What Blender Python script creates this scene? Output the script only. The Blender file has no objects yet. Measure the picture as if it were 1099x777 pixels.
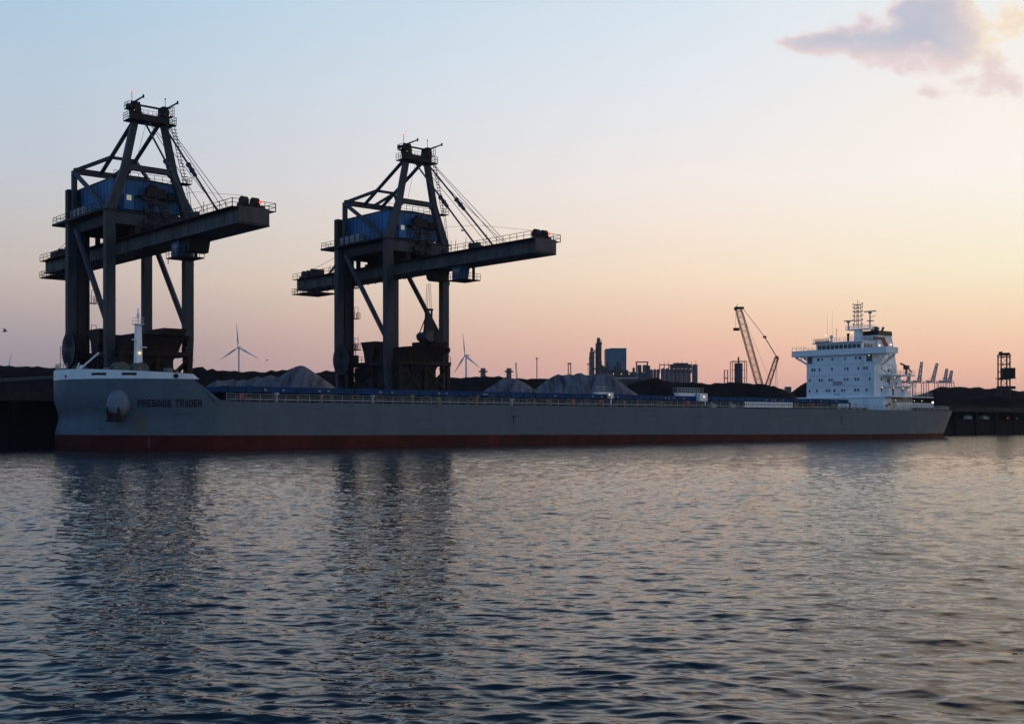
import bpy, bmesh, math, random
import numpy as np
from mathutils import Vector, Matrix, noise

random.seed(7)
SC = bpy.context.scene
COL = SC.collection
rad = math.radians

# ------------------------------------------------------------------ camera, sky, sun, exposure
HC = 3.87                                   # eye height above the water
FPX, PW = 1260.0, 1099.0                    # focal length in photo pixels, photo width
cam_d = bpy.data.cameras.new("camera"); cam = bpy.data.objects.new("camera", cam_d); COL.objects.link(cam)
cam.location = (0, 0, HC); cam.rotation_euler = (rad(90), 0, 0)
cam_d.sensor_width = 36.0; cam_d.lens = 36.0 * FPX / PW
cam_d.shift_y = 64.5 / PW
cam_d.clip_start = 0.5; cam_d.clip_end = 60000
SC.camera = cam
SC.view_settings.view_transform = 'Standard'; SC.view_settings.look = 'None'
SC.view_settings.exposure = 0.0; SC.view_settings.gamma = 1.0

SUN_AZ, SUN_EL = 52.0, 2.5                  # degrees to the right of the view, above the horizon

def s2l(c):
    c = c / 255.0
    return c / 12.92 if c <= 0.04045 else ((c + 0.055) / 1.055) ** 2.4
def L3(r, g, b): return (s2l(r), s2l(g), s2l(b), 1.0)

def make_world():
    w = bpy.data.worlds.new("World"); SC.world = w; w.use_nodes = True
    nt = w.node_tree; nt.nodes.clear(); N = nt.nodes.new; K = nt.links.new
    out = N('ShaderNodeOutputWorld'); bg = N('ShaderNodeBackground'); K(bg.outputs[0], out.inputs[0])
    tc = N('ShaderNodeTexCoord'); sep = N('ShaderNodeSeparateXYZ'); K(tc.outputs['Generated'], sep.inputs[0])
    def M(op, a, b=None, clamp=False):
        n = N('ShaderNodeMath'); n.operation = op; n.use_clamp = clamp
        for i, v in enumerate((a, b)):
            if v is None: continue
            if isinstance(v, (int, float)): n.inputs[i].default_value = v
            else: K(v, n.inputs[i])
        return n.outputs[0]
    x, y, z = sep.outputs
    hl = M('MAXIMUM', M('SQRT', M('ADD', M('MULTIPLY', x, x), M('MULTIPLY', y, y))), 1e-4)
    sx, sy = math.sin(rad(SUN_AZ)), math.cos(rad(SUN_AZ))
    u = M('DIVIDE', M('ADD', M('MULTIPLY', x, sx), M('MULTIPLY', y, sy)), hl)     # cosine of the azimuth from the sun
    el = M('MAXIMUM', z, 0.0)
    def ramp(stops):
        n = N('ShaderNodeValToRGB'); K(el, n.inputs[0]); e = n.color_ramp.elements
        n.color_ramp.interpolation = 'LINEAR'
        while len(e) < len(stops): e.new(0.5)
        for i, (p, c) in enumerate(stops): e[i].position = p; e[i].color = c
        return n.outputs[0]
    top = [(0.5, L3(120, 160, 196)), (0.75, L3(92, 130, 172)), (1.0, L3(80, 116, 160))]
    B = ramp([(0.0, L3(122, 136, 160)), (.061, L3(134, 152, 178)), (.12, L3(142, 168, 198)), (.2, L3(142, 178, 212)), (.334, L3(132, 174, 216)), (.6, L3(98, 142, 196)), (1.0, L3(56, 92, 142))])
    Lf = ramp([(0.0, L3(144, 134, 146)), (.035, L3(159, 145, 154)), (.061, L3(170, 157, 161)), (.085, L3(187, 171, 168)), (.118, L3(205, 190, 181)), (.16, L3(204, 200, 198)), (.2, L3(198, 204, 213)), (.27, L3(188, 206, 221)), (.334, L3(173, 204, 226))] + [(.37, L3(136, 174, 204)), (.44, L3(78, 114, 152)), (.6, L3(48, 80, 122)), (.78, L3(48, 82, 126)), (1.0, L3(56, 92, 142))])
    Mi = ramp([(0.0, L3(219, 166, 160)), (.035, L3(240, 184, 167)), (.064, L3(245, 196, 172)), (.09, L3(248, 211, 184)), (.12, L3(252, 227, 200)), (.16, L3(251, 234, 218)), (.197, L3(248, 238, 231)), (.27, L3(232, 236, 241)), (.33, L3(220, 232, 241)), (.38, L3(206, 214, 222)), (.46, L3(176, 184, 192)), (.6, L3(104, 136, 170)), (.78, L3(64, 104, 152)), (1.0, L3(56, 92, 142))])
    Ri = ramp([(0.0, L3(240, 177, 155)), (.045, L3(255, 202, 171)), (.08, L3(255, 222, 187)), (.12, L3(255, 243, 211)), (.16, L3(255, 246, 227)), (.195, L3(255, 249, 240)), (.25, L3(255, 245, 235)), (.34, L3(239, 242, 244)), (.385, (1.2, 1.07, .92, 1)), (.46, (1.8, 1.42, 1.02, 1)), (.6, (1.5, 1.2, .9, 1)), (.8, L3(140, 164, 192)), (1.0, L3(56, 92, 142))])
    Su = ramp([(0.0, L3(240, 170, 130)), (.045, L3(252, 200, 150)), (.12, L3(255, 236, 200)), (.25, (1.4, 1.22, .95, 1)), (.5, (1.8, 1.42, 1.02, 1)), (.8, L3(150, 170, 196)), (1.0, L3(58, 98, 150))])
    def mix(f, a, b):
        n = N('ShaderNodeMix'); n.data_type = 'RGBA'; K(f, n.inputs[0])
        for i, v in ((6, a), (7, b)):
            if isinstance(v, tuple): n.inputs[i].default_value = v
            else: K(v, n.inputs[i])
        return n.outputs[2]
    def mr(v, a, b, smooth=False):
        n = N('ShaderNodeMapRange'); n.clamp = True; K(v, n.inputs[0]); n.inputs[1].default_value = a; n.inputs[2].default_value = b
        if smooth: n.interpolation_type = 'SMOOTHSTEP'
        return n.outputs[0]
    sky = mix(mr(u, -0.45, 0.29), B, Lf)
    sky = mix(mr(u, 0.29, 0.73), sky, Mi)
    sky = mix(mr(u, 0.73, 0.893), sky, Ri)
    sky = mix(mr(u, 0.893, 1.0), sky, Su)
    # a cloud bank low in the north-east: position in tangent coordinates around +Y
    yy = M('MAXIMUM', y, 0.05)
    cx, cz = M('DIVIDE', x, yy), M('DIVIDE', z, yy)
    cmb = N('ShaderNodeCombineXYZ'); K(cx, cmb.inputs[0]); K(M('MULTIPLY', cz, 1.5), cmb.inputs[1])
    n1 = N('ShaderNodeTexNoise'); n1.inputs['Scale'].default_value = 26; n1.inputs['Detail'].default_value = 7; n1.inputs['Roughness'].default_value = .56; K(cmb.outputs[0], n1.inputs[0])
    n2 = N('ShaderNodeTexNoise'); n2.inputs['Scale'].default_value = 9; n2.inputs['Detail'].default_value = 3; K(cmb.outputs[0], n2.inputs[0])
    blobs = [(838, 46, 12, 7, .8), (862, 48, 24, 9, .85), (884, 44, 24, 10, .9), (902, 34, 15, 13, 1.15), (927, 29, 12, 12, 1.1), (912, 52, 36, 9, .8), (945, 54, 40, 13, 1.0), (935, 72, 34, 9, .5), (965, 44, 36, 17, 1.05), (992, 36, 42, 22, 1.25), (1030, 32, 40, 22, 1.15),
             (970, 10, 20, 13, .8), (1000, 6, 40, 18, 1.1), (1030, 10, 24, 16, .8), (1066, 34, 26, 22, .8), (1085, 22, 22, 16, .6), (1046, 64, 36, 17, .85), (1020, 62, 34, 10, .65), (1080, 97, 38, 13, .85), (1050, 88, 32, 12, .65), (986, 101, 24, 8, .95), (905, 74, 26, 7, .55), (962, 74, 30, 9, .6), (1020, -40, 90, 30, 1.0)]
    dens = None
    for px, py, rx, ry, a in blobs:
        gx = M('DIVIDE', M('SUBTRACT', cx, (px - 549.5) / FPX), rx / FPX); gz = M('DIVIDE', M('SUBTRACT', cz, (453 - py) / FPX), ry / FPX)
        r2 = M('ADD', M('MULTIPLY', gx, gx), M('MULTIPLY', gz, gz))
        g = M('MULTIPLY', M('EXPONENT', M('MULTIPLY', r2, -0.9)), a)
        dens = g if dens is None else M('ADD', dens, g)
    d = M('ADD', M('MULTIPLY', dens, M('ADD', M('MULTIPLY', n2.outputs[0], 1.0), .12)), M('MULTIPLY', M('SUBTRACT', n1.outputs[0], .5), M('MULTIPLY', M('MINIMUM', dens, .9), 4.6)))
    d = M('MULTIPLY', d, mr(y, 0.05, 0.3))
    cov = mr(d, 0.12, 0.95, True)
    core = mr(d, 0.3, 1.7, True)
    right = mr(cx, (990 - 549.5) / FPX, (1075 - 549.5) / FPX, True)
    low = mr(cz, (453 - 35) / FPX, (453 - 80) / FPX, True)
    upr = M('MULTIPLY', right, mr(cz, (453 - 80) / FPX, (453 - 45) / FPX, True))
    lit = mix(upr, L3(234, 216, 216), L3(255, 236, 205))
    dark = mix(M('MAXIMUM', low, M('MULTIPLY', right, 0.9)), mix(n1.outputs[0], L3(168, 174, 194), L3(206, 207, 217)), L3(234, 214, 208))
    ccol = mix(core, lit, dark)
    sky = mix(M('MULTIPLY', cov, 0.93), sky, ccol)
    # a little of the physical dusk sky on top
    ni = N('ShaderNodeTexSky'); ni.sky_type = 'NISHITA'; ni.sun_disc = False
    ni.sun_elevation = rad(SUN_EL); ni.sun_rotation = rad(SUN_AZ); ni.altitude = 0; ni.dust_density = 1.2
    ad = N('ShaderNodeMix'); ad.data_type = 'RGBA'; ad.blend_type = 'ADD'; ad.inputs[0].default_value = 0.0015
    K(sky, ad.inputs[6]); K(ni.outputs[0], ad.inputs[7])
    K(ad.outputs[2], bg.inputs[0]); bg.inputs[1].default_value = 1.0
make_world()

sun_d = bpy.data.lights.new("sun", 'SUN'); sun = bpy.data.objects.new("sun", sun_d); COL.objects.link(sun)
sun_d.energy = 0.05; sun_d.angle = rad(10); sun_d.color = (1.0, 0.62, 0.38)
dv = Vector((math.sin(rad(SUN_AZ)) * math.cos(rad(SUN_EL)), math.cos(rad(SUN_AZ)) * math.cos(rad(SUN_EL)), math.sin(rad(SUN_EL))))
sun.rotation_euler = dv.to_track_quat('Z', 'Y').to_euler(); sun.location = (300, 200, 200)

# ------------------------------------------------------------------ frame of the berth: s along the ship (bow to stern), t away from the camera
PHI = rad(41.18); CA, SA = math.cos(PHI), math.sin(PHI)
P0 = Vector((-58.80, 150.73, 0))
def W(s, t, z=0.0): return Vector((P0.x + CA * s - SA * t, P0.y + SA * s + CA * t, z))
def at(px, py, Y):
    return Vector(((px - 549.5) / FPX * Y, Y, HC + (453 - py) / FPX * Y))

# ------------------------------------------------------------------ materials
MATS = {}
def mat(name, col, rough=0.6, metal=0.0, var=0.25, scale=1.5, stain=None, stain_amt=0.0, streak=1.0, bump=0.0, spec=0.3):
    """base colour broken up by noise, plus an optional stain colour in vertical streaks"""
    if name in MATS: return MATS[name]
    m = bpy.data.materials.new(name); m.use_nodes = True; nt = m.node_tree; N = nt.nodes.new; K = nt.links.new
    p = nt.nodes['Principled BSDF']; p.inputs['Roughness'].default_value = rough; p.inputs['Metallic'].default_value = metal
    p.inputs['Specular IOR Level'].default_value = spec
    tc = N('ShaderNodeTexCoord'); mp = N('ShaderNodeMapping'); K(tc.outputs['Object'], mp.inputs[0]); mp.inputs['Scale'].default_value = (1, 1, 1.0 / streak)
    nz = N('ShaderNodeTexNoise'); nz.inputs['Scale'].default_value = scale; nz.inputs['Detail'].default_value = 6; nz.inputs['Roughness'].default_value = .65; K(mp.outputs[0], nz.inputs[0])
    rp = N('ShaderNodeValToRGB'); K(nz.outputs[0], rp.inputs[0]); e = rp.color_ramp.elements
    lo = [c * (1 - var) for c in col]; hi = [min(1, c * (1 + var)) for c in col]
    e[0].position = .3; e[0].color = (*lo, 1); e[1].position = .7; e[1].color = (*hi, 1)
    o = rp.outputs[0]
    if stain:
        n2 = N('ShaderNodeTexNoise'); n2.inputs['Scale'].default_value = scale * .6; n2.inputs['Detail'].default_value = 8; n2.inputs['Roughness'].default_value = .7
        mp2 = N('ShaderNodeMapping'); K(tc.outputs['Object'], mp2.inputs[0]); mp2.inputs['Scale'].default_value = (1, 1, .25); mp2.inputs['Location'].default_value = (3.1, 7.7, 1.3); K(mp2.outputs[0], n2.inputs[0])
        r2 = N('ShaderNodeMapRange'); K(n2.outputs[0], r2.inputs[0]); r2.inputs[1].default_value = .52; r2.inputs[2].default_value = .72; r2.inputs[4].default_value = stain_amt
        mx = N('ShaderNodeMix'); mx.data_type = 'RGBA'; K(r2.outputs[0], mx.inputs[0]); K(o, mx.inputs[6]); mx.inputs[7].default_value = (*stain, 1); o = mx.outputs[2]
    K(o, p.inputs['Base Color'])
    if bump:
        b = N('ShaderNodeBump'); b.inputs['Strength'].default_value = .8; b.inputs['Distance'].default_value = bump; K(nz.outputs[0], b.inputs['Height']); K(b.outputs[0], p.inputs['Normal'])
    MATS[name] = m; return m
def lamp_mat(name, col, s):
    if name in MATS: return MATS[name]
    m = bpy.data.materials.new(name); m.use_nodes = True; nt = m.node_tree
    p = nt.nodes['Principled BSDF']; p.inputs['Base Color'].default_value = (*col, 1)
    p.inputs['Emission Color'].default_value = (*col, 1); p.inputs['Emission Strength'].default_value = s
    nz = nt.nodes.new('ShaderNodeTexNoise'); nz.inputs['Scale'].default_value = 8; nt.links.new(nz.outputs[0], p.inputs['Roughness'])
    MATS[name] = m; return m

STEEL = mat('crane_paint', (.042, .049, .060), .6, var=.35, scale=.5, stain=(.028, .018, .013), stain_amt=.6, streak=3, spec=.2)
STEEL_DK = mat('crane_dark_steel', (.014, .014, .017), .7, var=.4, scale=.8)
RUST = mat('rusty_hopper_steel', (.022, .010, .008), .8, var=.5, scale=.6, stain=(.012, .01, .01), stain_amt=.7)
BLUE = mat('blue_cladding', (.026, .135, .31), .6, var=.18, scale=.35, stain=(.02, .05, .1), stain_amt=.5)
BLUE_DK = mat('dark_blue_paint', (.004, .009, .02), .5, var=.3, scale=.8)
GLASS = mat('dark_glass', (.012, .016, .022), .12, var=.2, spec=.5)
GREYBOX = mat('pale_grey_cabinet', (.3, .31, .31), .5, var=.15)
CABLE = mat('wire_rope', (.02, .02, .022), .6, var=.3)
WHITE = mat('ship_white', (.80, .84, .85), .45, var=.08, scale=.5, stain=(.42, .36, .28), stain_amt=.35)
BLACK = mat('black_paint', (.012, .012, .013), .5, var=.3)
HULLRED = mat('boot_topping_red', (.072, .013, .010), .7, var=.4, scale=.25, stain=(.025, .012, .011), stain_amt=.8, spec=.1)
HATCH = mat('hatch_blue', (.011, .052, .145), .7, var=.25, scale=.3, spec=.1, stain=(.05, .06, .08), stain_amt=.4)
DECK = mat('deck_green_grey', (.02, .025, .025), .7, var=.3, scale=.4)
RAILW = mat('rail_white', (.33, .35, .36), .5, var=.1)
REDP = mat('red_paint', (.3, .025, .025), .5, var=.15)
YELP = mat('yellow_paint', (.2, .14, .03), .5, var=.15)
ORANGE = mat('orange_paint', (.2, .08, .03), .5, var=.15)
NAVY = mat('name_navy', (.004, .006, .02), .5, var=.1)
ANCH = mat('anchor_brown', (.02, .014, .01), .8, var=.4, scale=2)
COAL = mat('coal', (.006, .006, .007), .95, var=.6, scale=.35, bump=.35, spec=.04)
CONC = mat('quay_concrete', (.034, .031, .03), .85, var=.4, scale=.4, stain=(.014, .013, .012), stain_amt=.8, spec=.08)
CONC_DK = mat('quay_dark_concrete', (.006, .006, .007), .8, var=.5, scale=.3, stain=(.004, .004, .004), stain_amt=.8, spec=.05)  # near-black tone for the walls and piles below the deck slab
GROUND = mat('yard_ground', (.03, .028, .026), .95, var=.4, scale=.05)
TURB = mat('turbine_white', (.62, .64, .66), .4, var=.04)
PLANT = mat('plant_steel', (.10, .10, .11), .6, var=.4, scale=.15)
PLANT_DK = mat('plant_dark', (.035, .037, .045), .7, var=.4, scale=.15)
TEAL = mat('teal_cladding', (.06, .14, .19), .5, var=.15, scale=.05)
LATT = mat('crawler_boom_orange', (.40, .15, .065), .6, var=.3)
STS = mat('far_crane_blue', (.24, .26, .32), .6, var=.1)
BIRD = mat('gull_feathers', (.12, .12, .13), .8, var=.4, scale=5)
ROPE = mat('mooring_rope', (.2, .2, .19), .9, var=.2)
L_WARM = lamp_mat('warm_lamp', (1.0, .62, .28), 1.8)
L_WHITE = lamp_mat('white_lamp', (1.0, .84, .6), 3)
L_RED = lamp_mat('red_lamp', (1.0, .10, .04), 2.2)
L_DIM = lamp_mat('dim_window', (.8, .72, .45), .22)

def hull_mat():
    m = bpy.data.materials.new('hull_grey'); m.use_nodes = True; nt = m.node_tree; N = nt.nodes.new; K = nt.links.new
    p = nt.nodes['Principled BSDF']; p.inputs['Roughness'].default_value = .5; p.inputs['Specular IOR Level'].default_value = .12
    tc = N('ShaderNodeTexCoord')
    def noise_(sc, loc, scale, det=6):
        mp = N('ShaderNodeMapping'); K(tc.outputs['Object'], mp.inputs[0]); mp.inputs['Scale'].default_value = sc; mp.inputs['Location'].default_value = loc
        n = N('ShaderNodeTexNoise'); n.inputs['Scale'].default_value = scale; n.inputs['Detail'].default_value = det; n.inputs['Roughness'].default_value = .65; K(mp.outputs[0], n.inputs[0]); return n.outputs[0]
    def rng(v, a, b, o=1.0):
        r = N('ShaderNodeMapRange'); K(v, r.inputs[0]); r.inputs[1].default_value = a; r.inputs[2].default_value = b; r.inputs[4].default_value = o; return r.outputs[0]
    def mix(f, a, b):
        x = N('ShaderNodeMix'); x.data_type = 'RGBA'; K(f, x.inputs[0])
        for i, v in ((6, a), (7, b)):
            if isinstance(v, tuple): x.inputs[i].default_value = v
            else: K(v, x.inputs[i])
        return x.outputs[2]
    c = mix(rng(noise_((1, 1, .6), (0, 0, 0), .35), .3, .7), (.086, .118, .146, 1), (.112, .148, .178, 1))
    c = mix(rng(noise_((.09, .3, 1.6), (5, 0, 0), 1.6), .57, .66, .75), c, (.06, .075, .085, 1))      # fender scuffs along the side
    c = mix(rng(noise_((1, 1, .07), (0, 3, 0), .9), .6, .78, .5), c, (.09, .085, .07, 1))               # streaks running down
    # rust wash under the anchor pocket and the stern pipe
    def blob(loc, sx, sy, sz):
        mp = N('ShaderNodeMapping'); K(tc.outputs['Object'], mp.inputs[0]); mp.vector_type = 'POINT'
        mp.inputs['Location'].default_value = (-loc[0] / sx, -loc[1] / sy, -loc[2] / sz); mp.inputs['Scale'].default_value = (1 / sx, 1 / sy, 1 / sz)
        vl = N('ShaderNodeVectorMath'); vl.operation = 'LENGTH'; K(mp.outputs[0], vl.inputs[0]); return vl.outputs['Value']
    for loc, s3, col, amt in (((13.3, 3.8, 3.9), (1.3, 1.8, 1.9), (.15, .10, .015, 1), 1.0), ((18.5, .8, 3.2), (.25, .9, 1.4), (.11, .08, .03, 1), .9), ((17.6, 1.2, 7.6), (.3, .9, 2.2), (.10, .085, .05, 1), .6), ((214, .3, 2.6), (.4, 1, 2.0), (.12, .075, .045, 1), .7)):
        f = N('ShaderNodeMath'); f.operation = 'MULTIPLY'; K(rng(blob(loc, *s3), 1.0, .1, amt), f.inputs[0]); K(rng(noise_((1, 1, .3), (1, 1, 1), 2.0), .25, .55), f.inputs[1])
        c = mix(f.outputs[0], c, col)
    # plate seams, a faint grid of welds
    br = N('ShaderNodeTexBrick'); mp = N('ShaderNodeMapping'); K(tc.outputs['Object'], mp.inputs[0]); mp.inputs['Rotation'].default_value = (rad(90), 0, 0); K(mp.outputs[0], br.inputs[0])
    br.inputs['Scale'].default_value = 1; br.inputs['Brick Width'].default_value = 9; br.inputs['Row Height'].default_value = 2.4; br.inputs['Mortar Size'].default_value = .03
    br.inputs['Color1'].default_value = (0, 0, 0, 1); br.inputs['Color2'].default_value = (.25, .25, .25, 1); br.inputs['Mortar'].default_value = (1, 1, 1, 1)
    sp = N('ShaderNodeMath'); sp.operation = 'MULTIPLY'; K(br.outputs['Color'], sp.inputs[0]); sp.inputs[1].default_value = .5
    c = mix(sp.outputs[0], c, (.07, .092, .108, 1))
    K(c, p.inputs['Base Color']); return m
HULL = hull_mat()

def heap_mat(name, base, dark, amt):
    m = bpy.data.materials.new(name); m.use_nodes = True; nt = m.node_tree; N = nt.nodes.new; K = nt.links.new
    p = nt.nodes['Principled BSDF']; p.inputs['Roughness'].default_value = .95; p.inputs['Specular IOR Level'].default_value = .1
    tc = N('ShaderNodeTexCoord'); mp = N('ShaderNodeMapping'); K(tc.outputs['Object'], mp.inputs[0]); mp.inputs['Scale'].default_value = (1, .14, .10); mp.inputs['Rotation'].default_value = (0, rad(28), 0)
    n = N('ShaderNodeTexNoise'); n.inputs['Scale'].default_value = .5; n.inputs['Detail'].default_value = 7; n.inputs['Roughness'].default_value = .62; K(mp.outputs[0], n.inputs[0])
    n2 = N('ShaderNodeTexNoise'); n2.inputs['Scale'].default_value = 1.1; n2.inputs['Detail'].default_value = 6; K(tc.outputs['Object'], n2.inputs[0])
    r = N('ShaderNodeValToRGB'); K(n.outputs[0], r.inputs[0]); e = r.color_ramp.elements
    e[0].position = .36; e[0].color = (*dark, 1); e[1].position = .36 + amt; e[1].color = (*base, 1)
    mx = N('ShaderNodeMix'); mx.data_type = 'RGBA'; mx.blend_type = 'MULTIPLY'; mx.inputs[0].default_value = .35; K(r.outputs[0], mx.inputs[6])
    r2 = N('ShaderNodeValToRGB'); K(n2.outputs[0], r2.inputs[0]); r2.color_ramp.elements[0].position = .3; r2.color_ramp.elements[0].color = (.35, .35, .35, 1); r2.color_ramp.elements[1].position = .65; K(r2.outputs[0], mx.inputs[7])
    K(mx.outputs[2], p.inputs['Base Color'])
    b = N('ShaderNodeBump'); b.inputs['Distance'].default_value = .5; b.inputs['Strength'].default_value = .7; K(n2.outputs[0], b.inputs['Height']); K(b.outputs[0], p.inputs['Normal'])
    MATS[name] = m; return m
ORE = heap_mat('pale_ore', (.135, .142, .165), (.035, .034, .04), .2)
ORE2 = heap_mat('streaked_ore', (.155, .165, .20), (.022, .022, .027), .26)

# ------------------------------------------------------------------ mesh builder
class MB:
    def __init__(self): self.v = []; self.f = []
    def add(self, vs, fs):
        o = len(self.v); self.v += [tuple(p) for p in vs]; self.f += [tuple(i + o for i in f) for f in fs]; return self
    def box(self, x0, x1, y0, y1, z0, z1):
        vs = [(x, y, z) for z in (z0, z1) for y in (y0, y1) for x in (x0, x1)]
        return self.add(vs, [(0, 2, 3, 1), (4, 5, 7, 6), (0, 1, 5, 4), (2, 6, 7, 3), (0, 4, 6, 2), (1, 3, 7, 5)])
    def frustum(self, a, b):                                  # a, b: (x0,x1,y0,y1,z)
        vs = []
        for q in (a, b): vs += [(q[0], q[2], q[4]), (q[1], q[2], q[4]), (q[0], q[3], q[4]), (q[1], q[3], q[4])]
        return self.add(vs, [(0, 2, 3, 1), (4, 5, 7, 6), (0, 1, 5, 4), (2, 6, 7, 3), (0, 4, 6, 2), (1, 3, 7, 5)])
    def beam(self, p, q, w, h, w2=None, h2=None, side=None):
        p, q = Vector(p), Vector(q); d = (q - p)
        if d.length < 1e-6: return self
        d.normalize()
        s = Vector(side) if side else d.cross(Vector((0, 0, 1)))
        if s.length < 1e-3: s = Vector((1, 0, 0))
        s = (s - d * s.dot(d)).normalized(); u = s.cross(d).normalized()
        w2 = w if w2 is None else w2; h2 = h if h2 is None else h2
        vs = []
        for c, a, b in ((p, w, h), (q, w2, h2)):
            vs += [c - s * a / 2 - u * b / 2, c + s * a / 2 - u * b / 2, c + s * a / 2 + u * b / 2, c - s * a / 2 + u * b / 2]
        return self.add(vs, [(3, 2, 1, 0), (4, 5, 6, 7), (0, 1, 5, 4), (1, 2, 6, 5), (2, 3, 7, 6), (3, 0, 4, 7)])
    def tube(self, p, q, r, r2=None, n=8):
        p, q = Vector(p), Vector(q); d = (q - p)
        if d.length < 1e-6: return self
        d.normalize(); a = d.orthogonal().normalized(); b = d.cross(a); r2 = r if r2 is None else r2
        vs = [c + (a * math.cos(k * 2 * math.pi / n) + b * math.sin(k * 2 * math.pi / n)) * rr for c, rr in ((p, r), (q, r2)) for k in range(n)]
        fs = [(k, (k + 1) % n, n + (k + 1) % n, n + k) for k in range(n)] + [tuple(reversed(range(n))), tuple(range(n, 2 * n))]
        return self.add(vs, fs)
    def path(self, pts, r, n=6):
        for a, b in zip(pts[:-1], pts[1:]): self.tube(a, b, r, None, n)
        return self
    def ball(self, c, r, n=8, m=5, sz=1.0):
        c = Vector(c); vs = [c + Vector((0, 0, -r * sz))]
        for i in range(1, m):
            a = -math.pi / 2 + math.pi * i / m
            vs += [c + Vector((r * math.cos(a) * math.cos(2 * math.pi * k / n), r * math.cos(a) * math.sin(2 * math.pi * k / n), r * sz * math.sin(a))) for k in range(n)]
        vs.append(c + Vector((0, 0, r * sz)))
        fs = [(0, 1 + (k + 1) % n, 1 + k) for k in range(n)]
        for i in range(m - 2):
            fs += [(1 + i * n + k, 1 + i * n + (k + 1) % n, 1 + (i + 1) * n + (k + 1) % n, 1 + (i + 1) * n + k) for k in range(n)]
        t = len(vs) - 1; fs += [(1 + (m - 2) * n + k, 1 + (m - 2) * n + (k + 1) % n, t) for k in range(n)]
        return self.add(vs, fs)
    def prism(self, poly, ax, a, b):                          # polygon in the two other axes, extruded along ax
        def mk(u, v, w):
            return {'x': (w, u, v), 'y': (u, w, v), 'z': (u, v, w)}[ax]
        n = len(poly); vs = [mk(u, v, a) for u, v in poly] + [mk(u, v, b) for u, v in poly]
        return self.add(vs, [tuple(reversed(range(n))), tuple(range(n, 2 * n))] + [(k, (k + 1) % n, n + (k + 1) % n, n + k) for k in range(n)])
    def rail(self, pts, h=1.05, step=1.6, r=.03, rails=(.5, 1.0), n=4):
        for a, b in zip(pts[:-1], pts[1:]):
            a, b = Vector(a), Vector(b); k = max(1, int(round((b - a).length / step)))
            for i in range(k + 1):
                c = a.lerp(b, i / k); self.tube(c, c + Vector((0, 0, h)), r, None, n)
            for f in rails: self.tube(a + Vector((0, 0, h * f)), b + Vector((0, 0, h * f)), r, None, n)
        return self
    def lattice(self, p, q, w0, w1, nb, r, up=(0, 0, 1), rb=None):
        p, q = Vector(p), Vector(q); d = (q - p).normalized(); s = d.cross(Vector(up)).normalized(); u = s.cross(d); rb = rb or r * .6
        def cs(f):
            c = p.lerp(q, f); w = w0 + (w1 - w0) * f
            return [c + s * w / 2 * a + u * w / 2 * b for a, b in ((-1, -1), (1, -1), (1, 1), (-1, 1))]
        prev = cs(0)
        for i in range(1, nb + 1):
            cur = cs(i / nb)
            for k in range(4):
                self.tube(prev[k], cur[k], r, None, 5)
                self.tube(prev[k], cur[(k + 1) % 4], rb, None, 4) if (i + k) % 2 else self.tube(prev[(k + 1) % 4], cur[k], rb, None, 4)
                self.tube(cur[k], cur[(k + 1) % 4], rb, None, 4)
            prev = cur
        return self
    def build(self, name, m, parent=None, off=(0, 0, 0), smooth=False, zs=None):
        vs = self.v
        if zs: vs = [(x, y, 9 + (z - 9) * zs) for x, y, z in vs]
        me = bpy.data.meshes.new(name); me.from_pydata([(x - off[0], y - off[1], z - off[2]) for x, y, z in vs], [], self.f)
        bm = bmesh.new(); bm.from_mesh(me); bmesh.ops.recalc_face_normals(bm, faces=bm.faces); bm.to_mesh(me); bm.free()
        if smooth:
            for p in me.polygons: p.use_smooth = True
        me.materials.append(m); o = bpy.data.objects.new(name, me); COL.objects.link(o)
        if parent: o.parent = parent
        return o

def tag(o, label=None, cat=None, group=None, kind=None):
    if label: o['label'] = label
    if cat: o['category'] = cat
    if group: o['group'] = group
    if kind: o['kind'] = kind
    return o
def thing(name, label, cat, loc, rz=0.0, group=None):
    o = bpy.data.objects.new(name, None); COL.objects.link(o); o.empty_display_size = 1
    o.location = loc; o.rotation_euler = (0, 0, rz); return tag(o, label, cat, group)

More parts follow.
